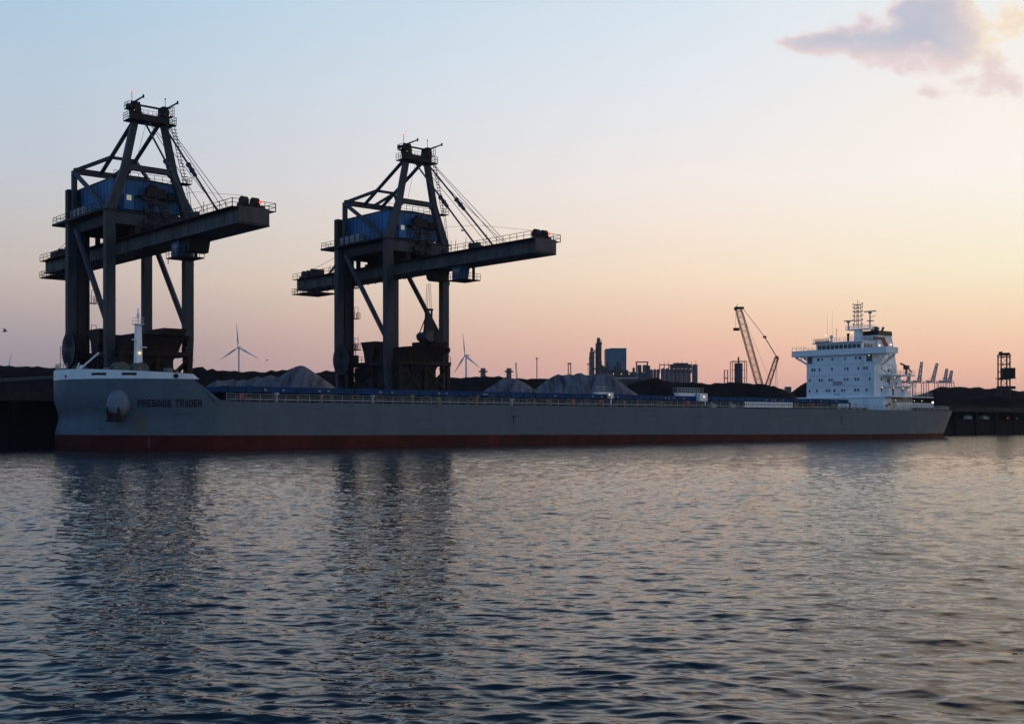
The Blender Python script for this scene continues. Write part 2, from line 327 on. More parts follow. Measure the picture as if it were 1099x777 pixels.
# ------------------------------------------------------------------ water
def make_water():
    th = np.concatenate([np.arange(-180, -40, 5.0), np.arange(-40, 40.01, .15), np.arange(45, 180, 5.0)])
    r = np.concatenate([np.array([.6, 2, 4, 6.5, 8.5]), 10 * np.exp(np.arange(0, 3.85, .0026)), np.geomspace(490, 14000, 24)])
    R, T = np.meshgrid(r, np.radians(th), indexing='ij')
    X = R * np.sin(T); Y = R * np.cos(T)
    rng = np.random.default_rng(11)
    X = X.astype(np.float32); Y = Y.astype(np.float32)
    Z = np.zeros_like(X); sp = R * .0026
    n = 110
    lam = np.exp(rng.uniform(math.log(.2), math.log(1.2), n)); lam[:12] = rng.uniform(1.6, 3.4, 12)
    ang = np.radians(90 + rng.normal(0, 27, n) - 9)
    slope = .135 * (lam / 1.0) ** -.05; slope[lam > 1.55] *= .32
    amp = slope * lam / (2 * math.pi) * math.sqrt(2.0 / n) * 1.15
    ph = rng.uniform(0, 6.28, n)
    DX = np.zeros_like(X); DY = np.zeros_like(X)
    for l, a, A, p in zip(lam, ang, amp, ph):
        k = 2 * math.pi / l; kx, ky = k * math.cos(a), k * math.sin(a)
        att = np.clip((l / sp - 2.0) / 1.6, 0, 1)
        arg = kx * X + ky * Y + p
        Z += A * att * np.cos(arg); q = A * att * 1.25
        DX -= q * math.cos(a) * np.sin(arg); DY -= q * math.sin(a) * np.sin(arg)
    # patches of livelier and calmer water
    patch = .9 + .2 * np.sin(X * .11 + 1.3 * np.sin(Y * .05)) * np.sin(Y * .07 + 2 + .8 * np.sin(X * .06))
    # the wash of the boat the picture was taken from: long low waves to the right
    for l, a, A, p, cx in ((2.6, 66, .034, .3, 6), (1.5, 58, .026, 2.0, 7), (1.9, 112, .022, 1.0, 4), (1.1, 70, .02, 5.0, 6), (.8, 62, .012, 3.0, 7)):
        k = 2 * math.pi / l; aa = math.radians(a)
        env = np.exp(-((X - cx - .18 * Y) / 8.0) ** 2) * np.exp(-(Y / 50.0) ** 2) * (.75 + .25 * np.sin(X * .9 + 1.3 * Y))
        Z += A * env * np.cos(k * (math.cos(aa) * X + math.sin(aa) * Y) + p)
    edge = np.clip((40 - np.abs(np.degrees(T))) / 4, 0, 1) * np.clip((R - 9) / 2, 0, 1) * np.clip((460 - R) / 80, 0, 1)
    Z *= patch * edge; DX *= edge; DY *= edge
    X2, Y2 = X + DX, Y + DY
    nr, nt_ = X.shape
    co = np.stack([X2, Y2, Z], -1).reshape(-1, 3)
    i = np.arange(nr - 1)[:, None] * nt_; j = np.arange(nt_)[None, :]; j2 = (j + 1) % nt_
    quads = np.stack([i + j, i + nt_ + j, i + nt_ + j2, i + j2], -1).reshape(-1, 4)
    quads = quads[:, ::-1]
    co = np.vstack([co, [[0, 0, 0]]]); c0 = len(co) - 1
    tris = np.stack([np.full(nt_, c0), (np.arange(nt_)), (np.arange(nt_) + 1) % nt_], -1)
    me = bpy.data.meshes.new('water')
    me.vertices.add(len(co)); me.vertices.foreach_set('co', co.astype(np.float32).ravel())
    nl = quads.size + tris.size; me.loops.add(nl); me.loops.foreach_set('vertex_index', np.concatenate([quads.ravel(), tris.ravel()]).astype(np.int32))
    np_ = len(quads) + len(tris); me.polygons.add(np_)
    st = np.concatenate([np.arange(len(quads)) * 4, quads.size + np.arange(len(tris)) * 3]).astype(np.int32)
    me.polygons.foreach_set('loop_start', st); me.update(calc_edges=True)
    me.polygons.foreach_set('use_smooth', np.ones(np_, bool)); me.validate()
    bm = bmesh.new(); bm.from_mesh(me); bmesh.ops.recalc_face_normals(bm, faces=bm.faces)
    if sum(f.normal.z for f in list(bm.faces)[:500]) < 0: bmesh.ops.reverse_faces(bm, faces=bm.faces)
    bm.to_mesh(me); bm.free()
    m = bpy.data.materials.new('harbour_water'); m.use_nodes = True; t = m.node_tree; N = t.nodes.new; K = t.links.new
    p = t.nodes['Principled BSDF']; p.inputs['Base Color'].default_value = (.004, .012, .02, 1); p.inputs['Roughness'].default_value = .025; p.inputs['IOR'].default_value = 1.333
    tc = N('ShaderNodeTexCoord'); mp = N('ShaderNodeMapping'); K(tc.outputs['Object'], mp.inputs[0]); mp.inputs['Scale'].default_value = (.55, 1, 1); mp.inputs['Rotation'].default_value = (0, 0, rad(-8))
    n1 = N('ShaderNodeTexNoise'); n1.inputs['Scale'].default_value = 3.6; n1.inputs['Detail'].default_value = 1.6; n1.inputs['Roughness'].default_value = .55; K(mp.outputs[0], n1.inputs[0])
    n2 = N('ShaderNodeTexNoise'); n2.inputs['Scale'].default_value = 1.3; n2.inputs['Detail'].default_value = 2; K(mp.outputs[0], n2.inputs[0])
    b1 = N('ShaderNodeBump'); b1.inputs['Strength'].default_value = 1; b1.inputs['Distance'].default_value = .036; K(n1.outputs[0], b1.inputs['Height'])
    b2 = N('ShaderNodeBump'); b2.inputs['Strength'].default_value = 1; b2.inputs['Distance'].default_value = .055; K(n2.outputs[0], b2.inputs['Height']); K(b1.outputs[0], b2.inputs['Normal'])
    K(b2.outputs[0], p.inputs['Normal'])
    df = N('ShaderNodeBsdfDiffuse'); df.inputs[0].default_value = (.003, .011, .018, 1); mxs = N('ShaderNodeMixShader'); mxs.inputs[0].default_value = .13   # dark diffuse share added to dim the reflections
    K(p.outputs[0], mxs.inputs[1]); K(df.outputs[0], mxs.inputs[2]); K(mxs.outputs[0], [n for n in t.nodes if n.type == 'OUTPUT_MATERIAL'][0].inputs[0])
    me.materials.append(m); o = bpy.data.objects.new('water', me); COL.objects.link(o); tag(o, 'dark rippled harbour water', 'water', kind='structure')
make_water()

# ------------------------------------------------------------------ ground and quay
QZ = 8.6
def slab(name, m, poly, z0, z1):
    b = MB(); b.prism([(W(s, t).x, W(s, t).y) for s, t in poly], 'z', z0, z1); return b.build(name, m)
g = MB(); q = [W(-6000, 50), W(9000, 50), W(16000, 16000), W(-16000, 16000)]
g.add([(p.x, p.y, 8.5) for p in q], [(0, 1, 2, 3)])
tag(g.build('ground', GROUND), 'dark flat stockyard ground behind the quay', 'ground', kind='structure')
def make_quay():
    root = thing('quay_wall', 'long dark concrete quay with open piled edge along the berth', 'quay', W(0, 36), PHI)
    S0, S1 = -420, 900
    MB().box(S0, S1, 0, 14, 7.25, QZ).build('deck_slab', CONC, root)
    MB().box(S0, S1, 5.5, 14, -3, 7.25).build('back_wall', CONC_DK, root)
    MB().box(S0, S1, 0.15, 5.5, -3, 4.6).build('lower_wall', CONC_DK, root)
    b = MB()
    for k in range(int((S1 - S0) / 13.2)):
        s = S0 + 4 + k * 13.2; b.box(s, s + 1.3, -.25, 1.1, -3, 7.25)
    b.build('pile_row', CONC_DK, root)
    b = MB(); b.rail([(S0, .5, QZ), (S1, .5, QZ)], 1.0, 3.0, .05, (.5, 1.0)); b.build('railing', CONC, root)
    b = MB()
    b.box(S0, S1, 2.2, 2.35, QZ, QZ + .16)
    b.build('crane_rail', STEEL_DK, root)
make_quay()

# ------------------------------------------------------------------ the bulk carrier
BHALF = 16.1
def ring_point(k, z):                                        # port outline from stem (k=0) to transom
    s0 = 6.7 + .75 * math.exp(-((z - 4.5) / 1.7) ** 2) + (.4 if z < 3 else 0) * (3 - z) / 6
    if k <= NB:
        a = math.pi / 2 * k / NB; return s0 + (24.7 - 6.7 + 1.0) * (1 - math.cos(a)), BHALF * (1 - math.sin(a) ** .96)
    s = MID[k - NB - 1]
    return s, 0.0
NB = 24
MID = [27.5, 32] + list(np.linspace(40, 205, 30))
STERN = [0.12, .3, .48, .64, .78, .9, 1.0]
def outline(z):
    pts = [ring_point(k, z) for k in range(NB + 1)]
    pts += [(s, 0.0) for s in MID]
    send = 232.3 - max(0, (7 - z)) * .2; tend = 2.2 + max(0, 7 - z) * .3
    for f in STERN:
        s = 205 + (send - 205) * f; pts.append((s, tend * (f ** 2.6)))
    return pts
def hull_loop(z):
    p = outline(z)
    return [(s, t, z) for s, t in p] + [(s, 2 * BHALF - t, z) for s, t in reversed(p[1:])]
def band(zlo, zhi, rows):                                    # zlo, zhi functions of s
    loop0 = hull_loop(5.0); n = len(loop0); b = MB(); vs = []
    for j in range(rows + 1):
        f = j / rows
        for i in range(n):
            s_ref = loop0[i][0]; z = zlo(s_ref) + (zhi(s_ref) - zlo(s_ref)) * f
            vs.append(pt_on(i, z))
    fs = [(j * n + i, j * n + (i + 1) % n, (j + 1) * n + (i + 1) % n, (j + 1) * n + i) for j in range(rows) for i in range(n)]
    return b.add(vs, fs)
def pt_on(i, z):
    p = outline(z); n = len(p)
    if i < n: return (p[i][0], p[i][1], z)
    s, t = p[2 * n - 1 - i]; return (s, 2 * BHALF - t, z)
def boot(s): return 2.15 - 1.1 * min(1, s / 190.0)
def sheer(s):
    if s < 20.5: return 9.9
    if s < 24.0: return 9.9 + (6.95 - 9.9) * (s - 20.5) / 3.5
    return 6.95 - .15 * min(1, (s - 24.0) / 3)
def bow_surface(sq, z):                                      # the port t of the hull at station s
    p = outline(z)
    for a, b in zip(p[:-1], p[1:]):
        if a[0] <= sq <= b[0]:
            f = (sq - a[0]) / max(1e-6, b[0] - a[0]); return a[1] + (b[1] - a[1]) * f
    return 0.0

def refine(loop_mid):
    return loop_mid
MID = [26.6, 27.5, 32] + list(np.linspace(40, 205, 30))

def make_ship():
    root = thing('bulk_carrier', 'long grey bulk carrier ship with white bridge house moored along the quay', 'ship', W(0, 0), PHI)
    band(lambda s: -3.0, boot, 3).build('boot_topping', HULLRED, root, smooth=False)
    hull = band(boot, sheer, 9).build('hull', HULL, root)
    for o in (hull,):
        for p in o.data.polygons: p.use_smooth = True
    # white bulwark round the forecastle
    p = [q for q in outline(10.5) if q[0] < 20.3]
    lp = [(s, t) for s, t in p] ; full = [(s, 2 * BHALF - t) for s, t in reversed(p[1:])] + lp
    b = MB(); n = len(full)
    def topz(s): return 11.35 - .055 * max(0, s - 6)
    vs = [(s, t, 9.9) for s, t in full] + [(s, t, topz(s)) for s, t in full]
    cxx, cyy = 24.0, BHALF
    inn = [(s + (cxx - s) * .018, t + (cyy - t) * .018) for s, t in full]
    vs += [(s, t, topz(a[0])) for (s, t), a in zip(inn, full)] + [(s, t, 9.9) for s, t in inn]
    fs = []
    for r_ in range(3): fs += [(r_ * n + i, r_ * n + i + 1, (r_ + 1) * n + i + 1, (r_ + 1) * n + i) for i in range(n - 1)]
    b.add(vs, fs)
    e = full[-1]
    for yy in (e[1], 2 * BHALF - e[1]):
        sg = 1 if yy < BHALF else -1
        b.add([(e[0], yy, 9.9), (e[0], yy, topz(e[0])), (e[0] + .9, yy - .03 * sg, 9.9), (e[0], yy + .3 * sg, 9.9), (e[0], yy + .3 * sg, topz(e[0])), (e[0] + .9, yy + .3 * sg, 9.9)], [(0, 1, 2), (3, 5, 4), (1, 4, 5, 2), (0, 2, 5, 3)])
    b.build('bulwark', WHITE, root, smooth=False)
    # decks
    b = MB(); lo = [q for q in hull_loop(6.5)]; b.add([(s, t, 6.7) for s, t, _ in lo], [tuple(range(len(lo)))]); b.build('main_deck', DECK, root)
    lo = [(s, t) for s, t in full]; b = MB(); b.add([(s, t, 10.0) for s, t in lo], [tuple(range(len(lo)))])
    b.add([(e[0], e[1], 10.0), (e[0], 2 * BHALF - e[1], 10.0), (e[0] + 3, 2 * BHALF, 6.7), (e[0] + 3, 0, 6.7)], [(0, 1, 2, 3)]); b.build('forecastle_deck', DECK, root)
    # name, draught marks, tug marks
    # wide block capitals: strokes on a unit letter, w .21 thick
    q = .24
    def hb_(y, a=0.0, e=1.0): return [(a, y), (e, y), (e, y + q), (a, y + q)]
    def vb_(x, a=0.0, e=1.0): return [(x, a), (x + q, a), (x + q, e), (x, e)]
    T_, M_ = 1 - q, .5 - q / 2
    GL = {'P': [vb_(0), hb_(T_, q, .94), hb_(M_ - .08, q, .94), vb_(T_, M_ + .08, T_ + .05)], 'R': [vb_(0), hb_(T_, q, .94), hb_(M_ - .02, q, .94), vb_(T_, M_ + .1, T_ + .05), [(.48, M_ + .02), (.76, M_ + .02), (1.0, 0), (.72, 0)]],
          'E': [vb_(0), hb_(T_, q, .96), hb_(M_, q, .88), hb_(0, q, .96)], 'S': [hb_(T_, .05, .97), hb_(M_, .05, .95), hb_(0, .03, .95), vb_(0, M_ + .05, T_ + .04), vb_(T_, .04, M_ + .14)],
          'I': [vb_(.0)], 'N': [vb_(0), vb_(T_), [(0, 1), (.26, 1), (1, 0), (.74, 0)]], 'G': [vb_(0, .05, .95), hb_(T_, .06, .97), hb_(0, .06, .97), vb_(T_, .0, M_ + q), hb_(M_, .52, .98)],
          'T': [hb_(T_), vb_(.5 - q / 2, 0, T_)], 'A': [[(0, 0), (.25, 0), (.58, 1), (.38, 1)], [(1, 0), (.75, 0), (.42, 1), (.62, 1)], hb_(.2, .2, .8)], 'D': [vb_(0), hb_(T_, q, .92), hb_(0, q, .92), vb_(T_, .07, .93)]}
    words = [MB(), MB()]; nb_ = words[0]; x_ = 0.0
    for ch in 'PRESINGE TRADER':
        if ch == ' ': x_ += .75; nb_ = words[1]; continue
        for poly in GL[ch]:
            nb_.add([(x_ + u * 1.0, v, 0) for u, v in poly], [(0, 1, 2, 3)])
        x_ += (q if ch == 'I' else 1.0) + .17
    x0, x1, hy = 0.0, x_ - .17, 1.0
    zb, zt = 6.02, 7.02
    pts = outline(6.5); arc = [0]
    for a, c in zip(pts[:-1], pts[1:]): arc.append(arc[-1] + math.hypot(c[0] - a[0], c[1] - a[1]))
    def arc_at(sq):
        for i in range(len(pts) - 1):
            if pts[i][0] <= sq <= pts[i + 1][0]: return arc[i] + (arc[i + 1] - arc[i]) * (sq - pts[i][0]) / max(1e-6, pts[i + 1][0] - pts[i][0])
    def on_arc(a):
        for i in range(len(pts) - 1):
            if arc[i] <= a <= arc[i + 1]:
                f = (a - arc[i]) / max(1e-6, arc[i + 1] - arc[i]); t_ = Vector((pts[i + 1][0] - pts[i][0], pts[i + 1][1] - pts[i][1])).normalized()
                return Vector(pts[i]).lerp(Vector(pts[i + 1]), f), Vector((t_.y, -t_.x))
        return Vector(pts[-1]), Vector((0, -1))
    aa, ab = arc_at(NAME_S[0]), arc_at(NAME_S[1])
    for wd in words:
        me = bpy.data.meshes.new('ship_name'); me.from_pydata(wd.v, [], wd.f)
        for v in me.vertices:
            pos, nrm = on_arc(aa + (ab - aa) * (v.co.x - x0) / (x1 - x0)); q_ = pos + nrm * .07
            v.co = (q_.x, q_.y, zb + (zt - zb) * v.co.y / hy)
        me.materials.append(NAVY); no = bpy.data.objects.new('ship_name', me); COL.objects.link(no); no.parent = root
    for s_ in (78.5, 178.0):
        b = MB(); b.box(s_ - .55, s_ + .55, -.05, .0, 4.75, 4.95); b.box(s_ - .1, s_ + .1, -.05, .0, 3.7, 4.75); b.build('tug_mark', NAVY, root)
    b = MB(); a_m, _n = arc_at(DRAFT_S), 0
    for k in range(6):
        pos, nrm = on_arc(a_m); tg = Vector((-nrm.y, nrm.x)); z = .5 + k * .42; c = pos + nrm * .05
        b.beam((c.x - tg.x * .12, c.y - tg.y * .12, z), (c.x + tg.x * .12, c.y + tg.y * .12, z), .04, .14)
    b.build('draught_mark', mat('faded_mark', (.16, .17, .18), .7), root)
    # anchor bolster with anchor
    def frame_at(sq, z):
        pos, nrm = on_arc(arc_at(sq)); tg = Vector((-nrm.y, nrm.x))
        return Vector((pos.x, pos.y, z)), Vector((nrm.x, nrm.y, 0)), Vector((tg.x, tg.y, 0))
    c, nr, tg = frame_at(BELL_S, 6.4)
    b = MB(); rows = []; n = 18
    prof = [(-.2, 1.65, 0.0), (.35, 1.62, -.05), (.8, 1.45, -.12), (1.15, 1.15, -.25), (1.35, .7, -.4), (1.42, .2, -.5)]
    for d_, r_, dz in prof:
        rows += [c + nr * d_ + tg * (r_ * math.cos(2 * math.pi * k / n)) + Vector((0, 0, dz + r_ * 1.22 * math.sin(2 * math.pi * k / n))) for k in range(n)]
    fs = [(j * n + k, j * n + (k + 1) % n, (j + 1) * n + (k + 1) % n, (j + 1) * n + k) for j in range(len(prof) - 1) for k in range(n)] + [tuple((len(prof) - 1) * n + k for k in range(n))]
    b.add(rows, fs); b.build('anchor_bolster', mat('bolster_grey', (.135, .17, .205), .5, var=.12), root, smooth=True)
    b = MB(); ca_ = c + nr * 1.28
    def loc(u, v, d_=0): return ca_ + tg * u + nr * d_ + Vector((0, 0, v))
    b.beam(loc(0, -1.5, .1), loc(0, -2.2, .25), .5, .4, side=tg)
    b.beam(loc(-.62, -1.55, .15), loc(.62, -1.55, .15), .5, .55); b.beam(loc(-.85, -2.0, .2), loc(.85, -2.0, .2), .6, .6)
    for sg in (-1, 1): b.beam(loc(.72 * sg, -1.9, .3), loc(.8 * sg, -.75, .6), .36, .3, .3, .2, side=tg); b.beam(loc(.8 * sg, -.75, .6), loc(.7 * sg, -.45, .62), .3, .2, .08, .1, side=tg)
    b.beam(loc(-1.2, -2.35, .1), loc(1.2, -2.35, .1), .3, .24)
    b.build('anchor', ANCH, root)
    # fairleads in the bulwark, lamps and pipes
    for s_, w_, mm in FAIRLEADS:
        cc, nn, tt_ = frame_at(s_, 10.55 if w_ > .6 else 10.3); b = MB()
        if w_ > .6:
            b.beam(cc - tt_ * w_ + nn * .02, cc + tt_ * w_ + nn * .02, .3, .34)
            b.tube(cc - tt_ * w_ + nn * .1, cc + tt_ * w_ + nn * .1, .09)
        else: b.tube(cc - nn * .1, cc + nn * .22, w_, w_ * .9, 10); b.tube(cc + nn * .22, cc + nn * .26, w_ * .55, None, 10)
        b.build('fairlead', mm, root)
    cc, nn, tt_ = frame_at(PIPE_S, 8.7); MB().tube(cc - nn * .05, cc + nn * .12, .22, None, 10).build('hawse_pipe', BLACK, root)
    # forecastle fittings
    y0 = BHALF
    b = MB(); b.rail([(8.9, 22.6, 11.2), (7.4, 19.8, 11.25), (7.0, 17.0, 11.25), (7.1, 14.6, 11.2)], .95, 1.0, .045, (.33, .66, 1.0)); b.build('bow_railing', RAILW, root)
    MB().tube((7.8, 19.0, 10), (7.8, 19.0, 14.6), .06).tube((7.8, 19.0, 14.6), (7.8, 19.0, 14.75), .14).build('jackstaff', RAILW, root)
    MB().beam((8.6, 14.0, 11.3), (10.2, 11.0, 13.6), .2, .2).beam((8.3, 14.4, 10), (8.8, 13.6, 11.9), .3, .3).beam((8.6, 14.0, 12.3), (8.3, 14.6, 10.8), .12, .12).build('davit', WHITE, root)
    for s_, t_ in ((12.5, 8.6), (15.2, 8.4), (12.5, 23.5), (15.0, 14.0)):
        w = MB(); w.tube((s_ - .2, t_ - .7, 11.2), (s_ - .2, t_ + .7, 11.2), .85, None, 14).tube((s_ - .2, t_ - 1.0, 11.2), (s_ - .2, t_ - .85, 11.2), 1.15, None, 14).tube((s_ - .2, t_ + .85, 11.2), (s_ - .2, t_ + 1.0, 11.2), 1.15, None, 14).box(s_ - .8, s_ + .8, t_ - 1.2, t_ + 1.2, 10, 10.5).box(s_ - .6, s_ + .5, t_ + 1.1, t_ + 1.7, 10, 11.6)
        w.build('mooring_winch', mat('winch_green_grey', (.07, .09, .09), .6), root)
    for s_, t_ in ((10.5, 8.5), (13.8, 5.6), (17.2, 3.6), (18.4, 5.4), (9.6, 12)):
        b = MB(); b.box(s_ - .35, s_ + .35, t_ - .4, t_ + 1.2, 10.0, 10.15)
        for dt in (0, .8): b.tube((s_, t_ + dt, 10.15), (s_, t_ + dt, 11.3), .28, None, 10).tube((s_, t_ + dt, 11.3), (s_, t_ + dt, 11.45), .36, .3, 10)
        b.build('bollard', mat('bollard_grey', (.16, .17, .18), .6), root)
    b = MB()
    fz = 10.0; fs_, ft = 17.4, 14.2
    b.frustum((fs_ - .52, fs_ + .52, ft - .5, ft + .5, fz), (fs_ - .38, fs_ + .38, ft - .36, ft + .36, 18.2))
    b.box(fs_ - .65, fs_ + .65, ft - .65, ft + .65, 18.2, 18.3); b.rail([(fs_ - .6, ft - .6, 18.3), (fs_ + .6, ft - .6, 18.3), (fs_ + .6, ft + .6, 18.3), (fs_ - .6, ft + .6, 18.3), (fs_ - .6, ft - .6, 18.3)], .9, .9, .025)
    b.tube((fs_, ft, 18.3), (fs_, ft, 20.6), .09).tube((fs_, ft, 19.3), (fs_, ft, 19.8), .22)
    b.box(fs_ - .9, fs_ - .4, ft - .6, ft + .2, 15.9, 16.05).box(fs_ + .4, fs_ + 1.0, ft - .8, ft - .1, 14.8, 14.95)
    fm = b.build('foremast', WHITE, root)
    MB().box(fs_ - .12, fs_ + .14, ft - .72, ft - .47, 13.9, 14.12).build('mast_lamp', L_WARM, fm)
    MB().tube((fs_ - .9, ft, 17), (fs_ - 3.4, ft + 2.4, 11), .02, None, 4).tube((fs_, ft + .5, 18), (fs_ + 1.5, ft + 3.0, 10), .02, None, 4).build('stay', CABLE, fm)
    # hatches
    PITCH = 23.3
    for k in range(7):
        a = 26.2 + PITCH * k; e_ = a + PITCH - .25
        c = MB(); c.box(a + 1.6, e_ - 1.4, 7.4, 24.8, 6.7, 8.28)
        for j in range(14):
            ss = a + 2 + j * (PITCH - 4.3) / 13; c.box(ss - .08, ss + .08, 6.9, 7.4, 6.7, 8.2)
        co = c.build('hatch_coaming', mat('coaming_dark', (.010, .012, .016), .7), root)
        for y0_, y1_ in ((5.2, 15.95), (16.25, 27.0)):
            h = MB(); h.box(a, e_, y0_, y1_, 8.3, 9.12)
            for j in range(8):
                ss = a + 1.2 + j * (PITCH - 3.1) / 7; h.box(ss - .1, ss + .1, y0_ - .12, y1_ + .12, 8.36, 9.06)
            h.box(a + .1, e_ - .1, y0_ - .06, y0_ + .3, 9.02, 9.2)
            hc = h.build('hatch_cover', HATCH, root)
        d = MB(); r_ = random.Random(k)
        for j in range(4):
            ss = a + 2 + r_.random() * 19; d.box(ss, ss + .35, 5.0, 5.09, 8.6, 8.85)
        d.build('cover_fitting', RAILW, root)
    # deck gear seen through the rail
    r_ = random.Random(5); zz = 6.7
    for k in range(22):
        s_ = 28 + k * 7.6 + r_.uniform(-1.5, 1.5); t_ = r_.uniform(2.6, 4.2)
        kind = r_.choice(['hose', 'vent', 'vent', 'pipe', 'hose'])
        if kind == 'hose': MB().box(s_, s_ + .65, t_, t_ + .35, zz + .5, zz + 1.45).box(s_ + .1, s_ + .2, t_ + .1, t_ + .2, zz, zz + .5).box(s_ + .45, s_ + .55, t_ + .1, t_ + .2, zz, zz + .5).build('fire_hose_box', REDP, root)
        elif kind == 'vent':
            h_ = r_.uniform(.9, 1.5); MB().tube((s_, t_, zz), (s_, t_, zz + h_), .2, None, 8).tube((s_, t_, zz + h_), (s_, t_, zz + h_ + .3), .4, .3, 10).build('deck_vent', r_.choice([YELP, GREYBOX, ORANGE, YELP]), root)
        else: MB().box(s_, s_ + 1.6, t_, t_ + .8, zz, zz + .9).tube((s_ + .4, t_ + .4, zz + .9), (s_ + .4, t_ + .4, zz + 1.4), .18).build('deck_locker', r_.choice([GREYBOX, mat('locker_green', (.05, .12, .08), .5)]), root)
    b = MB()
    for j, (tt_, z_) in enumerate(((4.4, 7.15), (4.9, 7.3), (5.3, 7.15))): b.tube((27, tt_, z_), (196, tt_, z_), .11, None, 6)
    for k in range(57): b.box(27 + k * 3, 27.2 + k * 3, 4.2, 5.5, 6.7, 7.05)
    b.build('deck_pipe', mat('pipe_grey', (.12, .13, .13), .6), root)
    for k in range(36):
        s_ = 29 + k * 4.7; b = MB(); b.rail([(s_, 3.6, 6.7), (s_ + 1.2, 3.6, 6.7)], 1.5, 1.2, .04, (.5, 1.0)); b.build('step_rail', mat('step_rail_yellow', (.12, .10, .05), .6), root)
    for side in (0, 1):
        b = MB(); pts_ = [(s, t + .2, 6.8) for s, t in outline(6.8) if 24.6 < s < 231] ; pts_ = [(24.4, .25, 6.9)] + pts_
        if side: pts_ = [(s, 2 * BHALF - t, z) for s, t, z in pts_]
        b.rail(pts_, 1.1, 1.9, .045, (.36, .68, 1.0)); b.build('deck_railing', RAILW, root)
    b = MB(); b.rail([(231.9, 3, 6.8), (231.9, 29, 6.8)], 1.1, 1.9, .045, (.36, .68, 1.0)); b.build('stern_railing', RAILW, root)
    # lit and unlit white platforms amidships
    for s0, s1, bx in ((128.0, 135.6, 1), (104.6, 107.6, 0)):
        b = MB(); zt_ = 9.8 if bx else 9.55
        b.box(s0, s1 - 2.4 if bx else s1, 5.4, 6.6, 9.22, zt_); b.box(s0, s1, 5.3, 7.0, zt_, zt_ + .08)
        b.box(s1 - 2.4 if bx else s1 - .7, s1, 4.2, 5.15, 8.2 if bx else 8.4, zt_ - .02)
        b.box(s1 - .5, s1 - .3, 4.4, 4.6, 6.7, 8.2 if bx else 8.4)
        pl = b.build('deck_platform', WHITE, root)
        b = MB(); b.rail([(s0, 5.35, zt_ + .08), (s1, 5.35, zt_ + .08), (s1, 6.9, zt_ + .08), (s0, 6.9, zt_ + .08), (s0, 5.35, zt_ + .08)], 1.0, 1.2, .06, (.5, 1.0)); b.build('platform_railing', RAILW, pl)
        MB().box(s1 - 1.3, s1 - 1.05, 4.06, 4.19, 9.0, 9.2).build('deck_lamp', L_WARM, pl)
    # stowed accommodation ladders
    for s0, s1, t_, z_ in ((142.2, 159.0, -.25, 7.0), (203.5, 221.0, 1.2, 7.5)):
        b = MB(); b.box(s0, s1, t_, t_ + .06, z_, z_ + .2).box(s0, s1, t_, t_ + .06, z_ + .95, z_ + 1.1)
        k = int((s1 - s0) / .7)
        for j in range(k):
            ss = s0 + j * .7; b.beam((ss, t_ + .03, z_ + .1), (ss + .7, t_ + .03, z_ + 1.0), .05, .16); b.beam((ss + .7, t_ + .03, z_ + .1), (ss, t_ + .03, z_ + 1.0), .05, .16)
        b.box(s0, s1, t_ + .06, t_ + .75, z_, z_ + .1); b.build('accommodation_ladder', WHITE, root)
    make_house(root)
    return root

